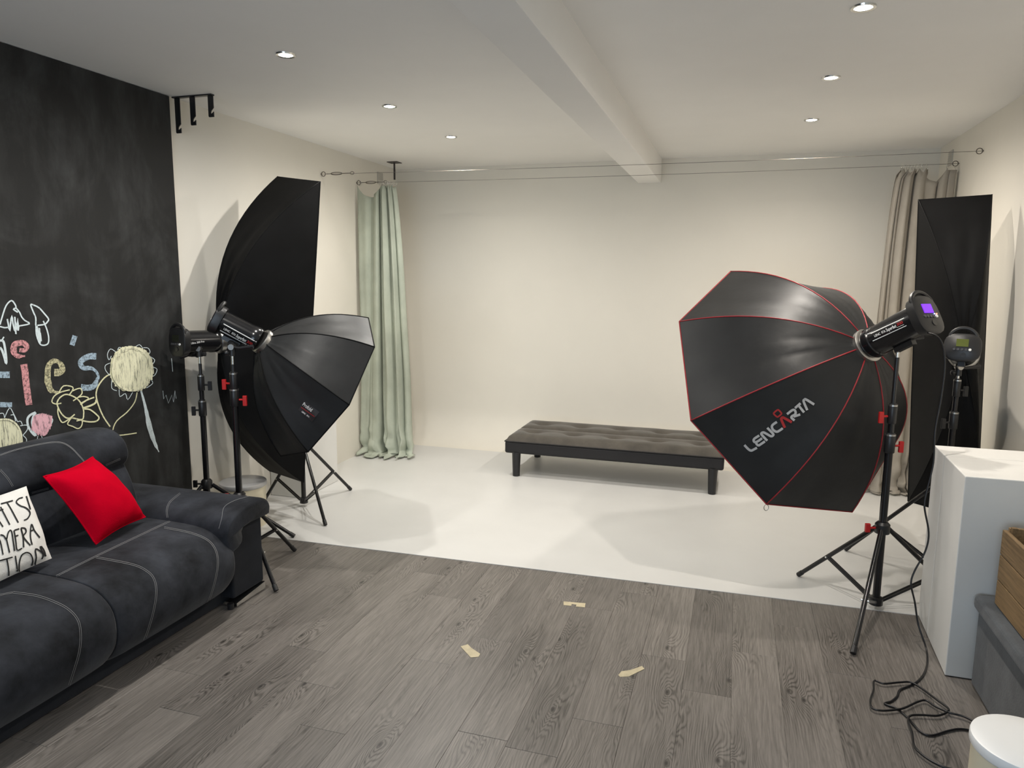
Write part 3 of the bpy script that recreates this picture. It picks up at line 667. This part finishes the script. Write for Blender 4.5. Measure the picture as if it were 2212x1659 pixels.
# big red-piped octabox on the right
RA = V((.632, 3.95, 1.324)); RD = V((-.585, .646, -.49)).normalized()
big, bigt, ribs = softbox('very large black octagonal softbox with red piping tilted down to the left', RA, octa((.306, 4.31, 1.05), RD, .755, 1.763), .082, .115, NYLON, REDP, pr=.0035, sag=.035, wr=.007)
def onbig(x, y): return hit(bigt, x, y, .004)
kl = 200/2212; lg = lambda p: off(p, 1590, 840, kl)
wl_ = 5.2
for strokes in ([[(200, 1335), (290, 1430), (360, 1468), (430, 1440), (500, 1400)]], [[(555, 1110), (450, 1175), (420, 1220), (440, 1265), (490, 1265)], [(620, 1175), (540, 1235), (490, 1265), (490, 1310), (540, 1345), (600, 1310), (690, 1250)]],
            [[(745, 1235), (620, 1100), (605, 1060), (650, 1035), (720, 1065), (830, 1125), (880, 1110), (880, 1065), (745, 925)]], [[(975, 785), (880, 850), (855, 905), (890, 980), (970, 1020), (1040, 990), (1115, 935)]],
            [[(1215, 600), (1330, 510), (1390, 500), (1420, 560), (1400, 610), (1330, 650), (1325, 690), (1395, 750)], [(1370, 660), (1530, 608)]], [[(1405, 455), (1535, 340)], [(1490, 395), (1620, 560)]], [[(1695, 505), (1610, 300), (1630, 255), (1665, 250), (1860, 370)]]):
    m = MB()
    for pts in strokes: ribbon(m, lg(pts), wl_, onbig, sm=5)
    lab(m.build('logo_letter', GREYPRINT, big, fixn=False), 'grey logo letter')
m = MB()
ribbon(m, lg([(985, 498), (905, 565), (905, 600), (975, 660), (1010, 655), (1080, 595), (1075, 565), (1015, 500), (985, 498)]), 3.6, onbig, sm=3)
lab(m.build('logo_mark', REDPRINT, big, fixn=False), 'red ring of the logo')
m = MB(); ribbon(m, lg([(1165, 925), (1080, 730), (1095, 690), (1135, 685), (1330, 795)]), 5.6, onbig, sm=5)
lab(m.build('logo_letter', REDPRINT, big, fixn=False), 'red logo letter')
# little pull loop at the lowest corner
pc = ribs[3][-1]; MB().tube([pc+RT*.012*cos(a)+V((0, 0, -.018+.016*sin(a))) for a in [2*pi*i/14 for i in range(14)]], .002, 6, closed=True).build('pull_loop', STEEL, big)
rb = RA-RD*.345
rstand = stand('black light stand with red knobs holding the red-piped octabox', (.75, 3.83), 1.285, .43, [(.41, 4.137), (.573, 3.298), (1.2, 3.99)], REDK, .0185, .045, (ony(1906, 953, 3.83).z, ony(1915, 890, 3.83).z))
rh, rbody = flash_head('black studio flash with glowing purple screen behind the red-piped octabox', RA-RD*.024, rb, .074, SCREEN, (.75, 3.83, 1.335), lever=1)
rbt = bvh(rbody)
def onrh(x, y): return hit(rbt, x, y, .0012)
kh = 372/2057; hl = lambda p: off(p, 1840, 600, kh)
m = MB()
for p in ([(225, 668), (628, 480)], [(252, 755), (655, 570)]): ribbon(m, smoothpoly(hl(p), 8), 1.7, onrh)
text_on(m, 'LENC', hl([(275, 710)])[0], hl([(345, 678)])[0] and (72*kh, -33*kh), (-9*kh, -26*kh), onrh, .02)
text_on(m, 'RTA', hl([(362, 668)])[0], (46*kh, -21*kh), (-9*kh, -26*kh), onrh, .02)
text_on(m, 'Superfast', hl([(418, 645)])[0], (120*kh, -56*kh), (-14*kh, -36*kh), onrh, .02)
ribbon(m, smoothpoly(hl([(540, 595), (625, 557)]), 4), .8, onrh)
lab(m.build('logo_print', WHITE, rh, fixn=False), 'white stripes and lettering')
m = MB(); text_on(m, '300', hl([(545, 575)])[0], (70*kh, -32*kh), (-10*kh, -30*kh), onrh, .02)
m.build('logo_print', REDPRINT, rh, fixn=False)

# grey-black octabox on the left
sL = 1.05
def scl(p): return CAMPOS+(V(p)-CAMPOS)*sL
LD = V((.541, .636, -.55)).normalized(); LC = scl((-2.19, 3.502, 1.035))
LA = ony(569, 739, 3.395)
oc, oct_, ribsL = softbox('mid sized black octagonal softbox without piping in front of the tall strip softbox', LA, octa(LC, LD, .457*sL, 4.624), .069, .10, NYLON, NYLON2, pr=.0035, sag=.03, wr=.006)
LBk = LA-(LA-ony(479, 694, 3.29)).normalized()*.27
lstand = stand('black light stand with red knobs nearest the sofa arm', (-2.60, 3.25), 1.17, .42, [(-2.47, 3.56), (-2.235, 3.045), (-2.97, 3.125)], REDK, .018, .12, (ony(505, 857, 3.23).z, ony(505, 822, 3.23).z))
lh, lbody = flash_head('black studio flash with white stripes behind the left octabox', LA-(LA-LBk).normalized()*.024, LBk, .062, SCREEN3, (-2.60, 3.25, 1.22), lever=1)
lbt = bvh(lbody)
def onlh(x, y): return hit(lbt, x, y, .0012)
kc = 550/2212; ll = lambda p: off(p, 350, 600, kc)
m = MB()
for p in ([(535, 400), (820, 557)], [(505, 455), (790, 608)]): ribbon(m, smoothpoly(ll(p), 8), 1.9, onlh)
ex = V((285, 157)).normalized(); ey = V((32, -52)).normalized()
def lt(body, o, l, h): text_on(m, body, ll([o])[0], (ex.x*l*kc, ex.y*l*kc), (ey.x*h*kc, ey.y*h*kc), onlh, .02)
lt('LENC', (533, 448), 62, 18); lt('RTA', (603, 487), 38, 18); lt('Superfast', (640, 512), 98, 26)
lab(m.build('logo_print', WHITE, lh, fixn=False), 'white stripes and lettering')
m = MB(); lt('300', (735, 562), 50, 22); m.build('logo_print', REDPRINT, lh, fixn=False)
def onoc(x, y): return hit(oct_, x, y, .003)
pm = MB(); Q = ll([(1235, 1062), (1370, 1165), (1305, 1252), (1185, 1148)])
pts = [onoc(Q[0][0]*(1-u)*(1-v)+Q[1][0]*u*(1-v)+Q[2][0]*u*v+Q[3][0]*(1-u)*v, Q[0][1]*(1-u)*(1-v)+Q[1][1]*u*(1-v)+Q[2][1]*u*v+Q[3][1]*(1-u)*v) for v in (0, .5, 1) for u in (0, .5, 1)]
if all(pts): pm.add(pts, [(0, 1, 4, 3), (1, 2, 5, 4), (3, 4, 7, 6), (4, 5, 8, 7)])
badge = pm.build('badge', mat('badge_black', (.02, .017, .017), .5), oc, fixn=False)
def onoc2(x, y): return hit(oct_, x, y, .0045)
ex2 = V((135, 103)).normalized(); ey2 = V((55, -88)).normalized()
m = MB(); text_on(m, 'Profold', ll([(1222, 1105)])[0], (ex2.x*95*kc, ex2.y*95*kc), (ey2.x*30*kc, ey2.y*30*kc), onoc2, .01)
text_on(m, 'LENC', ll([(1215, 1165)])[0], (ex2.x*40*kc, ex2.y*40*kc), (ey2.x*12*kc, ey2.y*12*kc), onoc2, .03); text_on(m, 'RTA', ll([(1257, 1197)])[0], (ex2.x*28*kc, ex2.y*28*kc), (ey2.x*12*kc, ey2.y*12*kc), onoc2, .03)
m.build('badge_lettering', WHITE, oc, fixn=False)
m = MB(); ribbon(m, smoothpoly(ll([(1212, 1122), (1328, 1205)]), 4), 1.2, onoc2); m.build('badge_line', REDPRINT, oc, fixn=False)

# tall strip softbox on the left with its head and stand
T1, T2, B2, B1 = ony(600, 381, 4.25), ony(692, 392, 4.11), ony(656, 1042, 4.11), ony(583, 1018, 4.25)
SA = ony(474, 736, 3.71)
stripL, stl, _ = softbox('tall narrow black strip softbox standing upright behind the left octabox', SA, [T1, T2, B2, B1], .073, .12, NYLON2, NYLON2, pr=.003, sag=.06, wr=.012, nr=16)
dA = ((T1+T2+B1+B2)/4-SA).normalized(); dA = V((dA.x, dA.y, -.02)).normalized()
aback = ony(386, 739, 3.43)
stand('black light stand with black knobs nearest the chalkboard', (-3.05, 3.52), 1.125, .38, [(-2.61, 3.76), (-3.2, 3.16), (-3.245, 3.67)], BLACK, .017, .12, (ony(452, 880, 3.52).z, ony(450, 825, 3.52).z))
ah, abody = flash_head('matt black studio flash pointing right in front of the chalkboard edge', SA-(SA-aback).normalized()*.026, aback, .066, SCREEN3, (-3.05, 3.52, 1.17), lever=-1)
abt = bvh(abody)
m = MB(); text_on(m, 'Ultra 300 Pro', ll([(252, 578)])[0], (115*kc, -18*kc), (-1*kc, -16*kc), lambda x, y: hit(abt, x, y, .0012), .03)
m.build('logo_print', GREYPRINT, ah, fixn=False)
stand('black light stand with spread legs under the left octabox on the white floor', (-2.91, 4.33), 1.15, .47, [(-2.791, 4.779), (-2.539, 4.013), (-3.23, 4.30)], BLACK, .0165, .045, (.72, .95))

# strip softbox, head and stand on the right
U1, U2, U3, U4 = ony(1984, 431, 4.97), ony(2143, 420, 4.85), V((1.445, 4.80, .22)), ony(1961, 1083, 4.95)
SB = V((1.235, 4.60, 1.24))
softbox('tall black strip softbox standing by the right wall in front of the taupe drape', SB, [U1, U2, U3, U4], .074, .10, NYLON2, NYLON2, pr=.003, sag=.05, wr=.014, nr=16)
rbk = ony(2079, 751, 4.31)
stand('black light stand behind the white plinth on the right', (1.17, 4.42), 1.10, .55, [(.718, 4.639), (1.42, 4.75), (1.3, 4.02)], BLACK, .0165, .05, (ony(2058, 905, 4.42).z, ony(2062, 835, 4.42).z))
flash_head('dark grey studio flash with unlit olive screen in front of the right strip softbox', SB-(SB-rbk).normalized()*.026, rbk, .066, SCREEN2, (1.17, 4.42, 1.145), wide=1.16, lever=1)

# ------------------------------------------------------------------ sofa bed on the white floor
bed = thing('sofa_bed', 'flat brown tufted sofa bed on black legs in front of the back wall', 'sofa bed', (-.91, 5.95, 0))
bx0, bx1, by0, bym, by1 = -1.79, -.03, 5.57, 5.93, 6.30
MB().box(bx0, bx1, by0, bym-.004, .198, .30).build('bed_base', BEDBLK, bed, bevel=.018, seg=3)
MB().box(bx0+.01, bx1-.01, bym+.004, by1, .205, .30).build('bed_base', BEDBLK, bed, bevel=.018, seg=3)
tufts = [(bx0+.2+.345*i, .5*(by0+bym)+.02) for i in range(5)] + [(bx0+.2+.345*i, .5*(bym+by1)) for i in range(5)]
def bedtop(y0, y1):
    def f(u, v):
        x = bx0+.004+(bx1-bx0-.008)*u; y = y0+(y1-y0)*v
        e = min(1, min(u, 1-u)*(bx1-bx0)/.10, min(v, 1-v)*(y1-y0)/.10)
        z = .298+.062*(1-(1-e)**2.4)**.6
        for tx, ty in tufts:
            r2 = (x-tx)**2+(y-ty)**2; z -= .034*math.exp(-r2/.0030)+.010*math.exp(-((x-tx)**2/.02+(y-ty)**2/.001))*e
        z += .005*noise.noise(V((x*5, y*7, 0)))*e
        return (x, y, z)
    m = MB().grid(f, 72, 20); return m
for y0, y1 in ((by0-.004, bym), (bym, by1)):
    bedtop(y0, y1).build('mattress', BEDTOP, bed, smooth='all')
    MB().tube([(bx0, y0+.004, .300), (bx1, y0+.004, .300), (bx1, y1, .300), (bx0, y1, .300)], .005, 6, closed=True).build('piping', BEDBLK, bed)
for x in (-1.695, -.11):
    for y in (5.60, 6.275): MB().lathe([(.026, 0), (.030, .004), (.037, .21)], (x, y, 0), n=20).build('leg', BLACK, bed, smooth=True)

# ------------------------------------------------------------------ wires with drapes
def eye(c, r=.022, ax=None):
    return [V(c)+V((0, 0, 1))*r*sin(a)+V((1, 0, 0))*r*cos(a) for a in [2*pi*i/16 for i in range(16)]]
def wire(label, a, b, turn):
    a, b = V(a), V(b); t = thing('curtain_wire', label, 'wire', tuple(a))
    MB().tube([a+(b-a)*i/24+V((0, 0, -.012*4*(i/24)*(1-i/24))) for i in range(25)], .0016, 6).build('steel_cable', WIREM, t, smooth='all')
    for p, s in ((a, 1), (b, -1)):
        e = MB(); e.tube(eye(p+V((s*.024, 0, 0)), .018), .0032, 6, closed=True); e.tube([p, p+V((s*.01, 0, 0))], .004, 6); e.build('eye_bolt', WIREM, t, smooth='all')
    d = (b-a).normalized(); p = a+d*.09
    tb = MB(); n_ = 20; tb.tube([p+d*(.05+.05*cos(q))+V((0, 0, .010*sin(q))) for q in [2*pi*i/n_ for i in range(n_)]], .0032, 6, closed=True); tb.tube([p-d*.04, p], .003, 6); tb.tube([p+d*.1, p+d*.17], .003, 6)
    tb.tube([p+d*(.19+.016*cos(q))+V((0, 0, .012*sin(q))) for q in [2*pi*i/12 for i in range(12)]], .0025, 6, closed=True)
    tb.build('turnbuckle', WIREM, t, smooth='all')
    return t
W1a, W1b = V((XL, 5.311, 2.472)), V((XR, 5.562, 2.494)); W2a, W2b = V((XL, 5.89, 2.474)), V((XR, 6.114, 2.496))
wire('bare steel wire stretched wall to wall, the nearer of the two', W1a, W1b, True)
wire('steel wire stretched wall to wall that carries both drapes', W2a, W2b, True)
def on_wire(x): t = (x-XL)/(XR-XL); return W2a.lerp(W2b, t)+V((0, 0, -.012*4*t*(1-t)))
def drape(name, label, m, tops, bots, rings, folds, amp0, amp1, seed, droop, pool=.10, nu=420, nv=70, ztop=-.028, kick=.12, spread=.8):
    """tops / bots: list of x positions along the cloth width (0..1 -> x) at the wire and at the floor"""
    t = thing(name, label, 'curtain', (tops[0], 6.0, 0))
    def lerp(L, u):
        k = u*(len(L)-1); i = min(int(k), len(L)-2); return L[i]+(L[i+1]-L[i])*(k-i)
    rng = random.Random(seed); ph = [rng.uniform(0, 6.28) for _ in range(6)]
    def f(u, v):
        xt = lerp(tops, u); xb = lerp(bots, u); s = v**spread
        x = xt+(xb-xt)*s; wp = on_wire(xt)
        warp = u+.018*sin(u*23+ph[0])+.02*sin(u*9+v*1.6+ph[1])
        k = warp*folds*2*pi
        a = amp0+(amp1-amp0)*v**.6
        fo = .8-1.8*abs(sin(k*.5+.45*sin(k*.31+ph[2])))**.6+.35*sin(k*.47+ph[3]+v*1.2)+.14*sin(k*1.6+ph[4]-v)
        y = wp.y+a*fo; p2 = k*.5+.45*sin(k*.31+ph[2]); wd_ = abs(lerp(tops, min(1, u+.06))-lerp(tops, max(0, u-.06)))/.12*(1-s)+abs(bots[-1]-bots[0])*s
        x = x-.30*wd_/folds*sin(2*p2)*(.7+.5*sin(u*17+ph[4]))
        zt = wp.z+ztop-droop(u)
        drop = zt
        tot = drop*(1+pool); d = v*tot
        z = max(.010+.012*(1+noise.noise(V((u*12, 3, seed)))), zt-d)
        if d > drop-.05:
            e = (d-drop+.05)/(tot-drop+.05); y -= kick*e*(.55+.6*noise.noise(V((u*5, e, seed+4)))); z += .03*max(0, sin(e*6+u*9))*(1-e)
        x += noise.noise(V((u*6, v*3, seed+20)))*.012*v
        cr = max(0, v-.82)/.18
        q = (noise.noise(V((u*7, v*22, seed)))*.10+noise.noise(V((u*15, v*50, seed+2)))*.07)*cr; x += (noise.noise(V((u*8, v*24, seed+5)))*.05)*cr-.035*cr*max(0, 1-u*3)
        x += noise.noise(V((u*6, v*3, seed+20)))*.012*v
        return V((max(XL+.012, min(x, XR-.012)), min(y+q, YB-.02-(.0 if z > .34 else .34-math.sqrt(max(0, .34**2-(.34-z)**2)))), max(z, .008)))
    MB().grid(f, nu, nv).build('cloth', m, t, smooth='all', solid=.004, fixn=False)
    for u in rings:
        xt = lerp(tops, u); wp = on_wire(xt); p = f(u, 0)
        r = MB(); r.tube([V((xt, wp.y, wp.z-.010))+V((.35, .0, 0))*.016*cos(q)+V((0, .02, 0))*cos(q)+V((0, 0, .018))*sin(q) for q in [2*pi*i/14 for i in range(14)]], .0016, 5, closed=True)
        r.tube([V((xt, wp.y, wp.z-.026)), V((p.x, p.y, p.z-.004))], .0018, 5)
        r.build('curtain_ring', CHROME, t, smooth='all')
sg_rings = [0, .36, .42, .48, .54, .60, .66, .73, .80, .87, .94, 1]
def dr1(u):
    if u < .36: q = u/.36; return .085*(4*q*(1-q))**.9+.02*sin(q*pi)
    return .022*abs(sin((u-.36)/.065*pi))
drape('drape', 'sage green drape gathered at the left end of the wire', SAGE, [-3.265, -3.18, -3.10, -3.06, -3.03, -3.0, -2.98, -2.96, -2.925], [-3.27, -3.2, -3.13, -3.06, -3.0, -2.94, -2.88, -2.83, -2.78], sg_rings, 8, .042, .072, 3, dr1, pool=.045, kick=.16, spread=.7)
gr_rings = [0, .07, .13, .2, .27, .34, .41, .48, .55, .62, .85, .97]
def dr2(u): return .03*abs(sin(u*14*pi)) if u < .62 else (.10*sin((u-.62)/.23*pi) if u < .85 else .02)
drape('drape', 'taupe brown drape gathered at the right end of the wire', TAUPE, [1.11, 1.13, 1.15, 1.18, 1.21, 1.25, 1.30, 1.37, 1.43, 1.475], [1.0, 1.04, 1.08, 1.12, 1.17, 1.22, 1.28, 1.34, 1.40, 1.46], gr_rings, 8, .036, .055, 11, dr2, pool=.03, kick=.08, spread=.3)

# ------------------------------------------------------------------ ceiling fixtures
for i, (x, y) in enumerate(LAMPS):
    side = 'left' if x < 0 else 'right'; k = i % 4 if x < 0 else i-4
    names = ['nearest the back wall', 'middle one of three in view', 'nearest the camera in view', 'just out of view above the sofa']
    t = thing('downlight', 'lit round recessed downlight of the %s row, %s' % (side, names[k]), 'downlight', (x, y, CEIL), 'ceiling downlights')
    MB().lathe([(.032, -.001), (.034, -.005), (.046, -.006), (.048, 0.0)], (x, y, CEIL), n=28, caps=False).build('bezel', CHROME, t, smooth=True)
    MB().lathe([(.033, -.0035), (.0325, -.001)], (x, y, CEIL), n=24).build('lens', LENS, t)
    o, l = lamp_light('lamp_light', 'SPOT', (0, 0, -.02), SPOT_W, SPOT_L if x < 0 else SPOT_R); o.parent = t
    l.spot_size = radians(177); l.spot_blend = .92; l.shadow_soft_size = .028
    o2, l2 = lamp_light('lamp_beam', 'SPOT', (0, 0, -.02), SPOT_W*.18, SPOT_L if x < 0 else SPOT_R); o2.parent = t
    l2.spot_size = radians(40); l2.spot_blend = .8; l2.shadow_soft_size = .028
def hook_bar(m, x, y, L):
    w = .036; z = CEIL-.004
    poly = [(0, 0), (w, 0), (w, -L+.052), (.55*w, -L+.036), (.45*w, -L+.024), (.6*w, -L+.018), (w*1.02, -L+.030), (w*1.02, -L), (.1*w, -L), (0, -L+.006)]
    return m.prism([(x+a, y-.003, z+b) for a, b in poly], (0, .006, 0))
hk = thing('backdrop_hook_rack', 'black bracket of three background roll hooks on the ceiling by the chalkboard', 'bracket', (-3.16, 3.69, CEIL))
MB().box(-3.285, -3.0, 3.675, 3.705, CEIL-.008, CEIL).build('mounting_plate', BLKMET, hk, bevel=.002)
for x, L in ((-3.275, .205), (-3.165, .165), (-3.035, .125)): hook_bar(MB(), x, 3.69, L).build('hook', BLKMET, hk)
th = thing('ceiling_post', 'short dark post on a square plate on the ceiling above the sage drape', 'bracket', (-3.11, 6.26, CEIL))
MB().box(-3.16, -3.055, 6.21, 6.31, CEIL-.006, CEIL).build('mounting_plate', BRWN, th)
MB().tube([(-3.105, 6.255, CEIL), (-3.105, 6.255, 2.542)], .0085, 10).build('post', BRWN, th, smooth=True)
for name, X, Y, s, lb in (('wall_vent', XL, 6.335, 1, 'small square grey wall vent above the sage drape'), ('wall_vent', XR, 6.35, -1, 'small square grey wall vent above the taupe drape')):
    t = thing(name, lb, 'vent', (X, Y, 2.57))
    MB().box(min(X, X+s*.008), max(X, X+s*.008), Y-.055, Y+.055, 2.515, 2.625).build('vent_plate', GREYP, t, bevel=.002)
    for j in range(5): MB().obox((X+s*.009, Y, 2.535+.0175*j), ((1, 0, .5), (0, 1, 0), (-.5, 0, 1)), (.004, .045, .001)).build('slat', GREYP, t)

# ------------------------------------------------------------------ plinths, bench, crate, bins
def plinth(label, x0, x1, y0, y1, h, seam=None, skew=0):
    t = thing('plinth', label, 'plinth', ((x0+x1)/2, (y0+y1)/2, 0))
    def bxs(ya, yb, name):
        q = lambda y: x0+skew*(y-y0)
        MB().add([(q(ya), ya, .004), (x1, ya, .004), (x1, yb, .004), (q(yb), yb, .004), (q(ya), ya, h), (x1, ya, h), (x1, yb, h), (q(yb), yb, h)], [(0, 3, 2, 1), (4, 5, 6, 7), (0, 1, 5, 4), (1, 2, 6, 5), (2, 3, 7, 6), (3, 0, 4, 7)]).build(name, PLINTH, t, bevel=.004)
    if seam: bxs(y0, seam-.002, 'plinth_box'); bxs(seam+.002, y1, 'plinth_box')
    else: bxs(y0, y1, 'plinth_box')
    return t
plinth('large white painted box plinth at the right behind the wooden crate', .918, 1.475, 3.235, 3.82, .87, 3.60, .04)
plinth('white painted box plinth against the left wall behind the tripod legs', XL+.005, -3.02, 4.48, 4.98, .80)
be = thing('bench', 'grey felt storage bench with a padded lid at the right edge', 'bench', (1.24, 2.6, 0))
MB().box(1.005, 1.47, 1.75, 3.205, .004, .325).build('bench_box', BENCH, be, bevel=.012, seg=3)
MB().box(.985, 1.475, 1.73, 3.215, .328, .392).build('bench_lid', BENCH, be, bevel=.022, seg=4)
ck = thing('crate', 'rough wooden crate standing on the grey bench', 'crate', (1.25, 2.75, .392))
cx0, cx1, cy0, cy1, cz = 1.03, 1.44, 2.35, 3.12, .393
for k_ in range(3):
    z0 = cz+.004+.1015*k_
    MB().box(cx0, cx0+.018, cy0, cy1, z0, z0+.098).build('board', CRATEW, ck, bevel=.0025)
    MB().box(cx1-.018, cx1, cy0, cy1, z0, z0+.098).build('board', CRATEW, ck, bevel=.0025)
    MB().box(cx0+.019, cx1-.019, cy1-.018, cy1, z0+.012, z0+.110).build('board', CRATEW, ck, bevel=.0025)
    MB().box(cx0+.019, cx1-.019, cy0, cy0+.018, z0+.004, z0+.102).build('board', CRATEW, ck, bevel=.0025)
MB().box(cx0+.019, cx1-.019, cy0+.019, cy1-.019, cz+.003, cz+.015).build('crate_floor', CRATEW, ck)
for x in (cx0+.020, cx1-.040):
    for y in (cy0+.020, cy1-.040): MB().box(x, x+.02, y, y+.02, cz+.016, cz+.325).build('corner_post', CRATEW, ck, bevel=.002)
pp = MB()
pp.grid(lambda u, v: (cx0+.06+.25*u, 2.55+.42*v, cz+.21+.035*noise.noise(V((u*4, v*5, 2)))+.03*sin(u*7+v*3)), 14, 14)
tag(pp.build('crumpled_paper', mat('paper_white', (.72, .71, .66), .8), smooth='all', solid=.002), 'crumpled white paper lying inside the wooden crate', 'paper')
def bin_(label, x, y, r, h, lidm, bodym, name):
    t = thing(name, label, 'bin', (x, y, 0))
    MB().lathe([(r*.94, .003), (r*.95, .01), (r*.95, h-.03)], (x, y, 0), n=48).build('body', bodym, t, smooth=True)
    MB().lathe([(r*.97, h-.032), (r, h-.026), (r, h-.008), (r*.985, h-.002), (r*.95, h), (r*.5, h+.003), (.002, h+.004)], (x, y, 0), n=48).build('lid', lidm, t, smooth=True)
pbc = onz(2222, 1605, .42)
bin_('cream round bin with a white lid at the bottom right corner', pbc.x, pbc.y, .135, .42, LIDW, CREAM, 'lidded_bin')
bin_('cream round bin with a silver lid behind the sofa arm', -3.07, 3.88, .15, .30, LIDS, CREAM, 'lidded_bin')

# ------------------------------------------------------------------ tape scraps and cables on the floor
def tape(label, px):
    q = [onz(x, y, .0006) for x, y in px]
    tag(MB().prism(q, (0, 0, .0012)).build('tape_scrap', TAPE), label, 'tape')
tape('notched strip of old masking tape nearest the white floor edge', off([(55, 378), (205, 390), (200, 418), (138, 412), (143, 400), (110, 395), (108, 408), (55, 402)], 1200, 1180, kk))
tape('torn scrap of old masking tape on the boards, the leftmost one', off([(1310, 685), (1360, 670), (1385, 695), (1445, 735), (1435, 755), (1380, 760)], 580, 1180, kk))
tape('zigzag strip of old masking tape nearest the camera', off([(428, 880), (450, 855), (515, 845), (590, 818), (607, 838), (500, 890), (440, 893)], 1200, 1180, kk))
def cable(label, pts, r=.0042): tag(MB().tube(smoothpoly([tuple(p) for p in pts], 6), r, 8).build('power_cable', CORD, smooth='all'), label, 'cable')
k3 = .2767; g3 = lambda p, z=.0055: [onz(1660+a*k3, 1200+b*k3, z) for a, b in p]
hang = [(2004, 719, 3.66), (2022, 725, 3.64), (2036, 745, 3.62), (2041, 790, 3.60), (2033, 860, 3.58), (2020, 930, 3.56), (2016, 1000, 3.55), (2002, 1060, 3.54), (1997, 1095, 3.53), (2006, 1150, 3.52), (1999, 1190, 3.51), (1975, 1235, 3.50), (1968, 1262, 3.49), (1976, 1300, 3.48), (1984, 1350, 3.46)]
cable('black power cable hanging from the right flash head to the floor', [ony(*h) for h in hang] + g3([(1230, 720)], .03) + g3([(1240, 830), (1215, 920), (1160, 985), (1090, 1022), (1025, 1050), (1003, 1100), (960, 1138), (908, 1158), (1000, 1195), (1090, 1270), (1180, 1370), (1270, 1405), (1400, 1370), (1500, 1355), (1640, 1378)]))
cable('loose tangled black cable on the boards beside the lidded bin', g3([(1660, 1345), (1600, 1295), (1520, 1255), (1400, 1222), (1300, 1175), (1230, 1132), (1170, 1140), (1060, 1190), (980, 1205), (880, 1210), (810, 1190), (795, 1130), (820, 1050), (826, 978), (900, 1000), (1020, 990), (1110, 990), (1200, 1040), (1320, 1130), (1400, 1190), (1395, 1222), (1320, 1250), (1200, 1245), (1110, 1250), (1090, 1290), (1120, 1380), (1140, 1490), (1220, 1570), (1340, 1640), (1470, 1675), (1600, 1690)], .0135))
